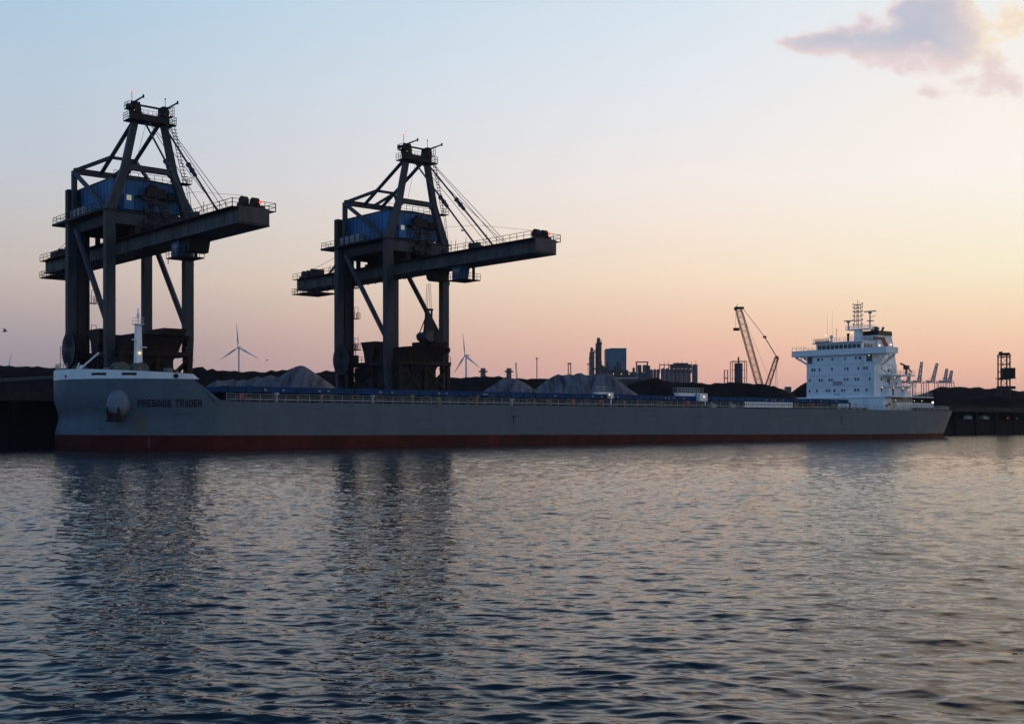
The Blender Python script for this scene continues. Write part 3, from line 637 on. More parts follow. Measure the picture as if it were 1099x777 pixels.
def make_house(root):
    SF = 203.0                                               # front of the bridge house
    b = MB()
    b.box(SF + .02, 209.5, 7, 26.7, 9.9, 20.9)               # the block of cabins
    b.box(SF - .6, 206.3, 4.2, 30.6, 6.7, 9.9); b.box(206.3, 221.5, 7.4, 25, 6.7, 9.9)                 # broad lowest storey
    house = b.build('superstructure', WHITE, root)
    MB().box(SF - .75, SF + .9, 4.0, 30.8, 9.9, 10.06).build('ledge', WHITE, house)
    # windows of the four cabin decks
    def win(t, z, w=.36, h=.62):
        f = MB(); f.box(SF - .05, SF + .03, t - w / 2 - .05, t + w / 2 + .05, z - h / 2 - .05, z + h / 2 + .05); wi = f.build('window', mat('window_frame_grey', (.4, .41, .41), .5), house)
        MB().box(SF - .075, SF - .052, t - w / 2, t + w / 2, z - h / 2, z + h / 2).build('pane', GLASS, wi)
    def tz(x): return 26.7 - 19.7 * (x - 195) / 562.0
    for z, xs in ((19.9, (297, 330, 415, 521, 610, 643)), (17.3, (245, 265, 307, 413, 520, 543, 631, 677, 699)), (14.6, (223, 307, 328, 391, 413, 519, 542, 608, 630, 721)), (11.9, (222, 284, 369, 390, 433, 496, 518, 605, 628, 697))):
        for x in xs: win(tz(x), z, .62 if (z > 19 and x in (297, 643)) else .36)
    b = MB()
    for z in (12.95, 15.7, 18.45): b.box(SF - .03, SF + .02, 7.05, 26.65, z, z + .07)
    b.build('deck_seam', mat('seam_grey', (.5, .52, .53), .5), house)
    for t_ in (7.5, 15.2, 24.6): MB().tube((SF - .06, t_, 10.06), (SF - .06, t_, 20.8), .05, None, 6).build('drain_pipe', WHITE, house)
    # rows of illegibly small lettering on the front
    for z, mm, nn in ((13.95, REDP, 14), (13.45, mat('mark_grey', (.12, .1, .12), .6), 15), (10.9, mat('mark_pale_red', (.5, .34, .33), .6), 9)):
        b = MB(); r_ = random.Random(nn)
        for k in range(nn):
            t_ = tz(420) - k * .2 - (.3 if nn == 9 else 0); b.box(SF - .03, SF + .02, t_ - .13, t_, z - .18, z + .18 if r_.random() > .3 else z + .08)
        b.build('lettering', mm, house)
    # bridge deck with wings
    b = MB()
    b.box(SF - .6, SF + 4.6, 3.3, 30.9, 20.82, 21.0)
    b.box(SF - .62, SF - .45, 3.3, 30.9, 20.82, 22.35); b.box(SF - .45, SF + 4.6, 3.3, 3.45, 21.0, 22.35); b.box(SF - .45, SF + 4.6, 30.75, 30.9, 21.0, 22.35); b.box(SF + 4.6, SF + 4.75, 3.3, 8.5, 21.0, 22.2); b.box(SF + 4.6, SF + 4.75, 25, 30.9, 21.0, 22.2)
    wing = b.build('bridge_wing', WHITE, house)
    for sx in (SF + .2, SF + 3.8):
        b = MB(); b.beam((sx, 30.2, 20.7), (sx, 26.6, 18.8), .3, .5, side=(1, 0, 0)); b.beam((sx, 28.4, 20.82), (sx, 28.4, 19.7), .2, .2); b.build('wing_bracket', WHITE, wing)
        b = MB(); b.beam((sx, 3.6, 20.7), (sx, 7.1, 18.2), .3, .5, side=(1, 0, 0)); b.beam((sx, 5.2, 20.82), (sx, 5.2, 19.4), .2, .2); b.build('wing_bracket', WHITE, wing)
    b = MB(); b.rail([(SF - .5, 30.8, 22.35), (SF - .5, 26.6, 22.35)], .95, 1.4, .05, (.5, 1.0)); b.rail([(SF + 4.6, 30.8, 22.35), (SF + 4.6, 26.6, 22.35)], .95, 1.4, .05, (.5, 1.0)); b.build('wing_railing', RAILW, wing)
    for t_ in (30.3, 26.6): MB().ball((SF - .5, t_, 22.6), .12).build('deck_lamp', L_WARM, wing)
    # flat dark panels beside the bridge front, recess shade painted as colour
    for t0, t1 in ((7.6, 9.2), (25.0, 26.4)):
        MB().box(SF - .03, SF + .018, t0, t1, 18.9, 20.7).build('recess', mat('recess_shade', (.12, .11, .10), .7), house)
    MB().ball((SF - .15, 8.4, 20.4), .12).build('deck_lamp', L_WARM, house)
    # wheelhouse
    b = MB(); b.box(SF + .3, SF + 6, 10.6, 24.0, 21.0, 23.9); b.box(SF - .2, SF + 6.6, 10.2, 24.8, 23.9, 24.2); wh = b.build('wheelhouse', WHITE, house)
    for k in range(10):
        t_ = 23.4 - k * 1.27; f = MB(); f.beam((SF + .25, t_ - 1.02, 22.9), (SF + .25, t_ + .02, 22.9), .12, 1.16); wi = f.build('window', mat('window_frame_grey', (.4, .41, .41), .5), wh)
        MB().box(SF + .15, SF + .18, t_ - .95, t_ - .05, 22.38, 23.42).build('pane', GLASS, wi)
    for k in range(3):
        s_ = SF + 1.2 + k * 1.5; f = MB(); f.box(s_ - .05, s_ + 1.15, 10.54, 10.61, 22.3, 23.5); wi = f.build('window', mat('window_frame_grey', (.4, .41, .41), .5), wh)
        MB().box(s_, s_ + 1.1, 10.5, 10.535, 22.38, 23.42).build('pane', GLASS, wi)
    b = MB(); b.rail([(SF - .1, 10.4, 24.2), (SF - .1, 24.6, 24.2), (SF + 6.4, 24.6, 24.2), (SF + 6.4, 10.4, 24.2), (SF - .1, 10.4, 24.2)], 1.0, 1.6, .04, (.5, 1.0)); b.build('monkey_island_railing', RAILW, wh)
    b = MB(); b.box(SF - .4, SF + 1.4, 19.8, 23.9, 24.2, 24.5); b.rail([(SF - .4, 19.8, 24.5), (SF - .4, 23.9, 24.5)], .5, .7, .05); b.build('searchlight_platform', mat('weathered_grey', (.2, .2, .21), .6), wh)
    for t_, h_ in ((21.8, 7.5), (20.3, 8.5)): MB().tube((SF + 2, t_, 24.2), (SF + 2, t_, 24.2 + h_), .035, .015, 5).build('whip_antenna', RAILW, wh)
    MB().tube((SF + 1, 19.9, 24.2), (SF + 1, 19.9, 25.2), .2).ball((SF + 1, 19.9, 25.6), .5).build('satellite_dome', WHITE, wh)
    MB().tube((SF + 1, 18.4, 24.2), (SF + 1, 18.4, 27.4), .06).ball((SF + 1, 18.4, 27.4), .16).build('light_mast', RAILW, wh)
    MB().tube((SF + 1, 15.0, 24.2), (SF + 1, 15.0, 25.9), .3).ball((SF + 1, 15, 25.9), .4).build('compass_stand', BLACK, wh)
    for t_, z_ in ((21.3, 26.0), (13.7, 26.3)): 
        MB().tube((SF + .6, t_, 24.2), (SF + .6, t_, z_), .04).build('lamp_post', RAILW, wh); MB().ball((SF + .6, t_, z_), .13).build('deck_lamp', L_WHITE, wh)
    # radar mast
    ms, mt = SF + 4.2, 14.1
    b = MB(); b.frustum((ms - .9, ms + .9, mt - .85, mt + .85, 24.1), (ms - .75, ms + .75, mt - .7, mt + .7, 27.2))
    b.box(ms - 1.4, ms + 1.4, mt - 3.6, mt + 2.8, 27.2, 27.4); b.rail([(ms - 1.4, mt - 3.6, 27.4), (ms - 1.4, mt + 2.8, 27.4), (ms + 1.4, mt + 2.8, 27.4), (ms + 1.4, mt - 3.6, 27.4), (ms - 1.4, mt - 3.6, 27.4)], .9, 1.1, .05, (.5, 1.0))
    mast = b.build('radar_mast', WHITE, house)
    b = MB()
    for dx in (-.65, .65):
        for dy in (-.65, .65): b.tube((ms + dx, mt + .2 + dy, 27.4), (ms + dx * .8, mt + .2 + dy * .8, 33.6), .09, None, 6)
    for j, z_ in enumerate((28.5, 29.6, 30.7, 31.8, 32.8, 33.6)):
        for a, c in (((-.6, -.6), (.6, -.6)), ((.6, -.6), (.6, .6)), ((.6, .6), (-.6, .6)), ((-.6, .6), (-.6, -.6))): b.tube((ms + a[0], mt + .2 + a[1], z_), (ms + c[0], mt + .2 + c[1], z_), .06, None, 5)
        b.tube((ms, mt - 1.1 - .3 * (j % 2), z_), (ms, mt + 1.5, z_), .06, None, 5); b.tube((ms, mt - 1.1, z_), (ms, mt - 1.1, z_ + .5), .13, None, 6); b.tube((ms, mt + 1.5, z_), (ms, mt + 1.5, z_ + .45), .13, None, 6)
        if j in (1, 3): b.box(ms - .8, ms + .8, mt - .7, mt + 1.1, z_, z_ + .1)
        if j < 5: b.tube((ms - .6, mt - .4, z_), (ms - .6, mt + .8, z_ + 1), .05, None, 4)
    b.tube((ms, mt + .2, 33.6), (ms, mt + .2, 34.9), .06); b.tube((ms, mt - .4, 33.6), (ms, mt - .4, 34.4), .05); b.tube((ms, mt + .7, 33.6), (ms, mt + .7, 34.2), .05); b.build('lattice_mast', RAILW, mast)
    for dt, zz, ln in ((2.9, 29.2, 1.2), (-3.3, 31.2, 1.7)):
        b = MB(); b.tube((ms, mt + dt, 27.4), (ms, mt + dt, zz), .2, .15); b.box(ms - .3, ms + .3, mt + dt - .3, mt + dt + .3, zz - .1, zz + .35); b.beam((ms, mt + dt - ln, zz + .5), (ms, mt + dt + ln, zz + .5), .22, .28)
        if dt < 0: b.box(ms - .5, ms + .5, mt + dt - .9, mt + dt + .6, 29.2, 29.4).tube((ms, mt + dt - .2, 30.3), (ms, mt + dt - 1.6, 30.5), .07)
        b.build('radar_scanner', RAILW, mast)
    # funnel casing
    b = MB(); b.prism([(209.5, 9.9), (219.6, 9.9), (217.8, 20), (215.9, 25.9), (209.5, 25.9)], 'y', 10.0, 15.6)
    fu = b.build('funnel', WHITE, house)
    b = MB(); b.prism([(209.3, 25.9), (216.0, 25.9), (215.7, 27.0), (209.3, 27.0)], 'y', 9.8, 15.8); b.build('funnel_top', BLACK, fu)
    b = MB()
    for y_ in (11, 12.4, 14): b.tube((213, y_, 27.0), (213.7, y_, 28.0), .32, None, 10)
    b.ball((212.2, 12.2, 27.6), .75).build('exhaust_pipe', mat('exhaust_grey', (.1, .1, .11), .5), fu)
    b = MB(); e0 = (211.4, 23.6)
    b.prism([(211.0, 24.9), (211.9, 25.4), (212.7, 24.9), (213.8, 24.0), (214.7, 22.6), (214.3, 22.3), (213.4, 23.0), (213.7, 22.0), (212.6, 22.6), (212.0, 23.5), (211.4, 24.1)], 'y', 9.93, 9.99); b.build('emblem', REDP, fu)
    MB().box(206.2, 210.6, 8.6, 9.3, 24.6, 25.2).build('awning_roll', mat('awning_brown', (.2, .12, .08), .8), fu)
    for s_, z_ in ((215.0, 23.6), (209.7, 23.2)): MB().ball((s_, 9.6, z_), .16).build('deck_lamp', L_WHITE, fu)
    # after decks on the port side
    decks = ((15.45, 206.5, 217.5), (12.75, 206.5, 218.2), (9.95, 203.0, 223.5))
    for z_, a, e_ in decks:
        b = MB(); b.box(a, e_, 2.6 if z_ < 10 else 4.2, 29.6 if z_ < 10 else 28, z_ + (.12 if z_ < 10 else 0), z_ + .3); d = b.build('deck_overhang', WHITE, house)
        b = MB(); y_ = 2.8 if z_ < 10 else 4.35; b.rail([(a, y_, z_ + .3), (e_ - .1, y_, z_ + .3), (e_ - .1, 28, z_ + .3)], 1.0, 1.4, .04, (.5, 1.0)); b.build('deck_railing', RAILW, d)
    b = MB(); b.box(207.5, 215.8, 7.2, 25, 12.75, 15.44); b.box(207.5, 217.0, 5.6, 26.5, 10.26, 12.74); b.box(213.6, 215.0, 8.0, 24, 15.8, 18.6); b.build('deckhouse', WHITE, house)
    b = MB()
    for s_, z_ in ((209.5, 13.1), (212.8, 13.1), (208.8, 10.4), (213.2, 10.4)): b.box(s_, s_ + .8, 7.1 if z_ > 12 else 5.5, 7.22 if z_ > 12 else 5.62, z_, z_ + 1.9)
    b.build('door', mat('door_dark_grey', (.1, .1, .11), .6), house)  # doors in one even dark grey
    b = MB()
    for z_, t_ in ((17.3, 6.93), (14.6, 6.93), (11.9, 6.93), (19.6, 6.93)): b.box(206.0, 206.5, t_, 6.99, z_ - .35, z_ + .35)
    b.build('side_window', GLASS, house)
    MB().beam((SF + .6, 5.4, 17.2), (SF + 7.8, 5.4, 14.2), .35, .4).build('stores_davit', WHITE, house)
    b = MB(); b.beam((207.4, 4.6, 13.1), (211, 4.6, 15.4), .8, .12); b.beam((211.2, 4.8, 10.3), (214.6, 4.8, 12.7), .8, .12); b.beam((208.6, 9.6, 15.8), (210.8, 9.6, 20.4), .9, .12); b.build('stairway', WHITE, house)
    lamps = ((210.2, 6.9, 17.6, 0), (209.0, 4.9, 15.0, 0), (212.4, 5.5, 14.9, 0), (213.6, 5.4, 12.3, 0), (214.6, 5.4, 12.2, 0), (209.3, 5.4, 12.4, 0), (206.4, 6.8, 12.5, 0), (216.4, 5.4, 12.0, 0), (206.8, 3.4, 9.3, 0), (214.8, 3.0, 9.2, 0), (218.4, 3.0, 9.2, 0), (205.9, 6.8, 20.3, 0), (207.9, 6.8, 20.3, 0), (223.2, 2.7, 8.9, 1))
    for s_, t_, z_, big in lamps: MB().ball((s_, t_, z_), .24 if big else .1).build('deck_lamp', L_WHITE if big else L_WARM, house)
    for s_, t_, z_ in ((209.4, 6.9, 16.7), (209.2, 6.9, 14.2), (205.2, 4.0, 8.3), (203.9, 4.0, 7.9)): MB().tube((s_, t_ - .05, z_), (s_, t_ + .15, z_), .38, None, 12).build('lifebuoy', REDP, house)
    b = MB(); b.tube((216.2, 6.0, 15.75), (216.2, 6.0, 18.2), .3); b.beam((216.2, 6, 18.0), (212.8, 5.6, 18.6), .35, .35); b.beam((216.2, 6, 18.0), (218.4, 5.8, 16.6), .25, .25); b.box(215.7, 216.7, 5.4, 6.6, 17.2, 18.2); b.build('provision_crane', mat('provision_crane_paint', (.07, .05, .05), .6), house)
    b = MB(); b.box(221.5, 222.2, 6, 9, 6.75, 8.6); b.tube((224.5, 5, 6.7), (224.5, 5, 8.0), .3); b.tube((226.5, 7, 6.7), (226.5, 7, 8.0), .3); b.box(224, 227, 10, 14, 6.7, 8.3); b.build('stern_winch', mat('winch_green_grey', (.07, .09, .09), .6), house)
    MB().tube((230.4, 16.1, 6.8), (230.9, 16.1, 10.5), .05).build('ensign_staff', RAILW, root)
    for s_, t_ in ((218.6, 6.2), (219.4, 8.2)): MB().box(s_, s_ + .25, t_, t_ + .25, 6.8, 9.9).build('pillar', WHITE, house)

NAME_S = (13.0, 20.8); DRAFT_S = 14.2; BELL_S = 11.0; PIPE_S = 9.35
FAIRLEADS = ((9.2, 1.15, ANCH), (12.1, 1.0, ANCH), (17.4, .36, ANCH), (7.0, .3, REDP))

# ------------------------------------------------------------------ ship unloader cranes
def make_crane(s0, label, zs, trolley_y, cab_y, YB, y0):
    root = thing('ship_unloader', label, 'quay crane', W(s0, 38, QZ), PHI, 'bridge unloader cranes on the quay')
    OFF = (0, 0, QZ)
    def put(b, name, m, parent=root, smooth=False): return b.build(name, m, parent, OFF, smooth, zs)
    X = 6.95
    for x in (-X, X):
        b = MB(); b.frustum((x - .5, x + .5, -.5, .5, 9.6), (x - .8, x + .8, -.68, .68, 18)); b.box(x - .8, x + .8, -.68, .68, 18, 38.9)
        for z in (14.5, 24, 31): b.box(x - .84, x + .84, -.72, .72, z, z + .12)
        put(b, 'leg', STEEL)
        b = MB(); b.frustum((x - .5, x + .5, YB - .5, YB + .5, 9.6), (x - .78, x + .78, YB - .7, YB + .7, 16)); b.box(x - .78, x + .78, YB - .7, YB + .7, 16, 38.4); put(b, 'leg', STEEL)
        put(MB().tube((x, YB - 2.4, 37.4), (x, .7, 20.2), .5, .5, 12), 'leg_brace', STEEL)
        b = MB(); xi = x * .9; b.box(xi - .45, xi + .45, .7, YB - .72, 36.9, 38.6); put(b, 'side_girder', STEEL_DK)  # darker steel colour stands in for the shadow under the machinery floor
        for yy in (0, YB):
            b = MB(); b.box(x - 2.2, x + 2.2, yy - .4, yy + .4, 9.45, 9.95)
            for k in range(4): b.tube((x - 1.7 + k * 1.13, yy - .3, 9.35), (x - 1.7 + k * 1.13, yy + .3, 9.35), .33, None, 12)
            put(b, 'bogie', STEEL_DK)
    put(MB().box(-X + .82, X - .82, -.6, .6, 36.8, 38.9), 'front_girder', STEEL)
    put(MB().box(-X + .8, X - .8, YB - .5, YB + .5, 36.8, 38.4), 'rear_girder', STEEL)
    # A-frame over the waterside legs
    for sg in (-1, 1):
        b = MB(); b.beam((sg * 6.95, 0, 38.9), (sg * 4.35, 0, 46.3), 1.65, 1.35, 1.15, 1.0, side=(1, 0, 0)); b.beam((sg * 4.35, 0, 46.3), (sg * 2.6, 0, 54.4), 1.15, 1.0, 1.05, .95, side=(1, 0, 0)); put(b, 'mast_leg', STEEL)
    b = MB(); b.beam((-4.0, 0, 46.55), (4.0, 0, 46.55), .8, .95)
    for sg in (-1, 1): b.add([(sg * 4.3, .38, 46.1), (sg * 3.2, .38, 46.1), (sg * 4.75, .38, 44.9), (sg * 4.3, -.38, 46.1), (sg * 3.2, -.38, 46.1), (sg * 4.75, -.38, 44.9)], [(0, 1, 2), (5, 4, 3), (0, 3, 4, 1), (1, 4, 5, 2), (2, 5, 3, 0)])
    put(b, 'mast_crossbeam', STEEL)
    # head of the mast
    b = MB(); b.box(-3.9, 4.1, -1.6, 1.6, 54.4, 54.58); b.box(-3.2, 3.3, -.7, .7, 54.58, 55.7)
    for sg in (-1, 1): b.prism([(sg * 3.3, 55.7), (sg * 1.5, 55.7), (sg * 1.85, 56.4), (sg * 1.75, 57.1), (sg * 3.2, 57.1)], 'y', -.7, .7); b.tube((sg * 2.5, -1.1, 56.3), (sg * 2.5, 1.1, 56.3), .62, None, 14); b.box(sg * 2.5 - .5, sg * 2.5 + .5, -.9, .2, 57.1, 57.5)
    b.beam((-3.0, 0, 57.2), (3.0, 0, 57.2), .4, .26)
    head = put(b, 'mast_head', STEEL_DK)
    b = MB(); z = 54.58
    b.rail([(-3.9, -1.6, z), (-3.9, 1.6, z)], 1.2, .8, .045, (.33, .66, 1)); b.rail([(4.1, -1.6, z), (4.1, 1.6, z)], 1.2, .8, .045, (.33, .66, 1)); b.rail([(-3.9, -1.55, z), (-3.2, -1.55, z)], 1.2, .7, .045); b.rail([(3.3, -1.55, z), (4.1, -1.55, z)], 1.2, .8, .045)
    b.box(-4.0, -3.2, -1, 1, 56.3, 56.4); b.rail([(-4.0, -1, 56.4), (-4.0, 1, 56.4)], 1.0, .7, .045); b.box(3.2, 4.0, -1, 1, 56.0, 56.1); b.rail([(4.0, -1, 56.1), (4.0, 1, 56.1)], 1.6, .7, .045, (.3, .65, 1))
    b.rail([(-1.5, .6, 55.7), (1.5, .6, 55.7)], 1.0, .8, .035); b.rail([(-3.0, 1.55, 54.58), (3.0, 1.55, 54.58)], 1.0, 1.1, .035)
    put(b, 'head_railing', STEEL_DK, head)
    for x in (-3.0, 3.0):
        b = MB(); b.beam((x, 1.8, 57.25), (x, -4.4, 57.55), .26, .34, .16, .18); b.tube((x, -4.4, 57.3), (x, -4.4, 57.85), .16); b.tube((x, 0, 57.0), (x, 0, 57.7), .3); b.box(x - .2, x + .2, 1.5, 2.2, 56.9, 57.6); put(b, 'service_davit', STEEL_DK, head)
    put(MB().tube((-2.9, .4, 57.2), (-2.9, .4, 59.3), .05), 'antenna', STEEL_DK, head); put(MB().tube((3.0, .4, 57.2), (3.0, .4, 59.2), .05).tube((3.0, .4, 59.1), (3.0, .4, 59.3), .12), 'antenna', STEEL_DK, head)
    put(MB().ball((-2.9, .4, 59.45), .17), 'warning_lamp', L_RED, head)
    for x, z in ((-3.0, 56.0), (-.1, 55.9), (3.2, 56.1)): put(MB().ball((x, -.9, z), .09), 'work_lamp', L_WARM, head)
    # back struts and the tie frame
    K1, K2 = Vector((-6.9, 15.5, 47.9)), Vector((6.9, 15.5, 47.9)); Ms = []
    for sg in (-1, 1):
        a = Vector((sg * 2.2, 1.6, 54.6)); e = Vector((sg * 2.2, 15.5, 47.9)); Ms.append(a.lerp(e, .66)); put(MB().tube(a, e, .36, .36, 10), 'back_strut', STEEL)
    b = MB(); b.beam(K1, K2, .8, 1.0); b.beam(K1, Ms[0], .45, .6); b.beam(K2, Ms[1], .45, .6); b.beam(Ms[0], Ms[1], .4, .5); b.beam((0, 15.5, 47.9), Ms[1], .4, .5)
    put(b, 'tie_frame', STEEL)
    for x in (-6.9, 6.9):
        put(MB().beam((x, 15.5, 47.9), (x, 15.5, 39.2), .8, .8), 'frame_post', STEEL)
        put(MB().tube((x, 15.4, 47.6), (x, 1.0, 39.3), .42, .42, 10), 'frame_brace', STEEL)
    # machinery house
    hx0, hx1 = -5.7, 6.4
    b = MB(); b.prism([(hx0, 39.8), (hx1, 39.8), (hx1, 44.9), (.4, 45.25), (hx0, 44.9)], 'y', 1.6, 17.6)
    hs = put(b, 'machinery_house', BLUE)
    b = MB(); 
    for k in range(11): b.box(hx0 - .03, hx0, 2.2 + k * 1.5, 2.26 + k * 1.5, 39.9, 44.8)
    for k in range(8): b.box(hx0 + .8 + k * 1.5, hx0 + .86 + k * 1.5, 1.57, 1.6, 39.9, 44.9)
    b.box(hx0 - .05, hx1 + .05, 1.52, 1.62, 44.75, 45.0); b.box(hx0 - .08, hx0, 1.6, 17.6, 44.7, 44.95); put(b, 'cladding_seam', BLUE_DK, hs)
    b = MB(); b.rail([(hx0 + .3, 1.9, 44.95), (hx1 - .3, 1.9, 44.95)], 1.2, 1.5, .045); b.rail([(hx1 - .2, 1.9, 44.95), (hx1 - .2, 12, 44.95)], 1.2, 1.5, .045); put(b, 'roof_railing', STEEL_DK, hs)
    b = MB(); b.box(-8.0, 8.0, .9, 23.2, 39.0, 39.4); b.box(-8.0, 8.0, -.9, .9, 38.9, 39.1); put(b, 'machinery_floor', STEEL_DK)
    b = MB(); b.rail([(-7.9, 1.5, 39.4), (-7.9, 23.0, 39.4), (7.9, 23, 39.4)], 1.1, 1.8, .05); put(b, 'floor_railing', STEEL_DK)
    for k in range(4):
        y_ = 9.5 + k * 2.0; put(MB().box(-7.4, -6.2, y_, y_ + 1.3, 39.4, 40.9).tube((-7.42, y_ + .65, 40.2), (-7.38, y_ + .65, 40.2), .45, None, 12), 'cooling_unit', GREYBOX)
    # front gallery: cabin with lit window, machines
    b = MB(); b.box(-4.6, -3.0, -.5, 1.55, 39.4, 41.9); fc = put(b, 'control_cabin', BLUE); put(MB().box(-4.2, -3.4, -.54, -.5, 40.9, 41.75), 'cabin_window', L_DIM, fc)
    b = MB(); b.box(-2.0, 5.5, -.2, 1.55, 42.0, 42.15); b.box(-.2, 3.0, .1, 1.5, 42.15, 43.7); b.box(.2, 1.4, -.1, .9, 43.7, 44.2); b.box(3.6, 5.0, .3, 1.5, 42.15, 43.2); b.rail([(-2, -.2, 42.15), (5.5, -.2, 42.15)], 1.0, 1.5, .04)
    rr = random.Random(4)
    for k in range(24):
        x = rr.uniform(-1.2, 2.8); z = rr.uniform(36.6, 41.2); w = rr.uniform(.15, .6); h = rr.uniform(.12, .6); y = rr.uniform(-1.5, -.7); b.box(x - w, x + w, y, y + rr.uniform(.4, .9), z - h, z + h)
    for q_ in ((-1.4, 41.5, 1.4, 37), (2.6, 41.5, -.2, 37), (.5, 41.8, 2.4, 38)): b.beam((q_[0], -1, q_[1]), (q_[2], -1.2, q_[3]), .2, .22)
    b.beam((-1.8, -1, 41.6), (2.6, -1, 40.6), .4, .5)
    put(b, 'front_machinery', STEEL_DK)
    # boom
    y1 = 42.0
    b = MB(); b.box(-2.5, 2.5, y0, y1, 33.0, 35.3); b.box(-2.7, 2.7, y0 + .2, y1, 32.75, 33.0)
    for k in range(27): yk = y0 + 1.5 + k * 2.9; b.box(-2.56, 2.56, yk, yk + .12, 33.05, 35.34)
    boom = put(b, 'boom', mat('boom_paint', (.075, .074, .076), .6, var=.4, scale=.35, stain=(.03, .022, .018), stain_amt=.8, streak=2, spec=.2))
    b = MB(); b.box(-3.6, -2.52, y0, y1, 35.0, 35.1); b.box(2.52, 3.6, y0, y1, 35.0, 35.1)
    for x in (-3.55, 3.55): b.rail([(x, y0, 35.1), (x, -.9, 35.1)], 1.15, 1.9, .05); b.rail([(x, 19.5, 35.1), (x, y1, 35.1)], 1.15, 1.9, .05)
    b.rail([(-3.5, y0, 35.1), (3.5, y0, 35.1)], 1.15, 1.6, .05)
    put(b, 'boom_walkway', STEEL_DK, boom)
    b = MB()
    for x in (-.9, .9): b.tube((x - .45, y0 + 1.5, 36.2), (x + .45, y0 + 1.5, 36.2), .8, None, 18); b.box(x - .55, x + .55, y0 + .9, y0 + 2.1, 35.3, 36.0)
    b.box(-2.2, 2.2, y0 + .9, y0 + 1.2, 35.3, 35.8)
    put(b, 'tip_sheave', STEEL_DK, boom)
    put(MB().ball((1.3, y0 + .45, 36.25), .24), 'warning_lamp', L_RED, boom)
    b = MB()
    for yk in (y1 - 1.4, y1 - 3.2): b.tube((-1.8, yk, 36.2), (1.8, yk, 36.2), .8, None, 14)
    b.box(-2.2, 2.2, y1 - 4.2, y1 - .4, 35.3, 35.8); b.box(-1.6, 1.6, y1 - 5, y1 - 4.2, 35.3, 37.2); b.box(-3.4, 3.4, y1 - 8, y1 + .6, 31.8, 31.95); b.rail([(-3.4, y1 - 8, 31.95), (-3.4, y1 + .6, 31.95), (3.4, y1 + .6, 31.95)], 1.1, 1.3, .05)
    for yk in (y1 - 8, y1 - 4, y1 + .4): b.beam((-2.6, yk, 32.5), (-3.3, yk, 31.9), .1, .1)
    put(b, 'rear_winch', STEEL_DK, boom)
    for x in (-2.2, 2.2):
        for yk in (0, 9, YB): put(MB().box(x - .35, x + .35, yk - .35, yk + .35, 35.3, 37.0), 'boom_hanger', STEEL_DK)
    b = MB(); b.box(-1.8, 1.4, 2.6, 18.5, 35.3, 35.5)
    for k in range(9): yk = 3 + k * 1.7; b.box(-1.6 + (k % 3) * .5, 1.2, yk, yk + 1.0, 35.5, 36.0 + (k * 37 % 5) * .22)
    put(b, 'boom_machinery', STEEL_DK)
    b = MB()
    for k in range(5):                                        # electrical gear between boom and floor
        b.beam((-3.2, 21 + k * 3.0, 35.2), (-3.2, 21 + k * 3.0, 37.4 - .3 * k), .08, .08)
    b.beam((-6, YB + .6, 37.5), (-2.6, 28, 35.4), .35, .35); b.beam((6, YB + .6, 37.5), (2.6, 28, 35.4), .35, .35)
    b.tube((-2.4, y1 - 4.5, 36.4), (-3.6, YB + 2, 39.0), .04, None, 4); b.tube((2.4, y1 - 4.5, 36.4), (3.6, YB + 2, 39.0), .04, None, 4)
    put(b, 'rear_stay', STEEL_DK)
    for x in (-2.3, 2.4):
        a = Vector((-1.2 if x < 0 else 2.2, -.9, 54.2)); e = Vector((x, -21.8, 35.5)); b = MB(); b.tube(a, e, .17, .17, 8)
        for f in (.46, .52): c = a.lerp(e, f); d = (e - a).normalized(); b.tube(c - d * .75, c + d * .75, .34, .34, 8); b.tube(c - d * .9, c - d * .6, .45, .45, 8)
        b.box(x - .35, x + .35, -22.6, -21.2, 35.3, 36.2)
        put(b, 'forestay', STEEL)
    b = MB()
    for x, ye in ((-1.8, -24.5), (-2.0, -29), (2.0, -24.5), (2.2, -26)): b.tube((x * .8, -1.2, 55.4), (x, ye, 35.5), .05, None, 4)
    b.tube((-1.0, -1, 54.3), (-3.0, -1, 46.5), .03, None, 4); b.tube((-1.8, -21, 39.5), (-1.8, -36, 36.8), .03, None, 4); b.tube((-1.8, -1.0, 41), (-1.8, -21, 39.5), .03, None, 4)
    put(b, 'hoist_rope', CABLE)
    b = MB()
    for yk in (-14, -15.4, -18.5, -24.5): b.tube((-2.4, yk, 35.3), (-2.4, yk - .3, 37.4), .05, None, 5)
    b.box(-2.3, -1.6, -20, -19.3, 35.3, 36.4); b.box(1.4, 2.3, -18, -17.2, 35.3, 36.6); b.box(-2.4, -1.8, -12, -11, 35.3, 36.2)
    put(b, 'boom_fitting', STEEL_DK, boom)
    # ladder up the right mast leg
    b = MB(); la, lb = Vector((5.9, -1.0, 44.9)), Vector((3.7, -1.0, 54.4))
    for d in (-.3, .3): b.tube(la + Vector((d, 0, 0)), lb + Vector((d, 0, 0)), .06, None, 5)
    for k in range(18):
        c = la.lerp(lb, k / 17); b.beam(c - Vector((.3, 0, 0)), c + Vector((.65, 0, 0)), .25, .07)
    b.box(5.2, 7.0, -1.5, .5, 44.75, 44.88); b.rail([(7.0, -1.5, 44.88), (7.0, .5, 44.88)], 1.1, 1, .04); b.rail([(5.4, -1.5, 44.88), (7.0, -1.5, 44.88)], 1.1, .8, .04); b.tube((6.2, -.9, 44.8), (7.0, -.9, 39.4), .05).tube((6.6, -.9, 44.8), (7.4, -.9, 39.4), .05)
    put(b, 'mast_ladder', STEEL_DK)
    # lift and stair tower on the landside leg
    b = MB(); b.box(-6.1, -4.4, YB - 1.0, YB + .9, 9.1, 44.6); b.box(-7.75, -6.1, YB - .7, YB + .7, 38.4, 44.7); tw = put(b, 'lift_tower', STEEL_DK)
    b = MB()
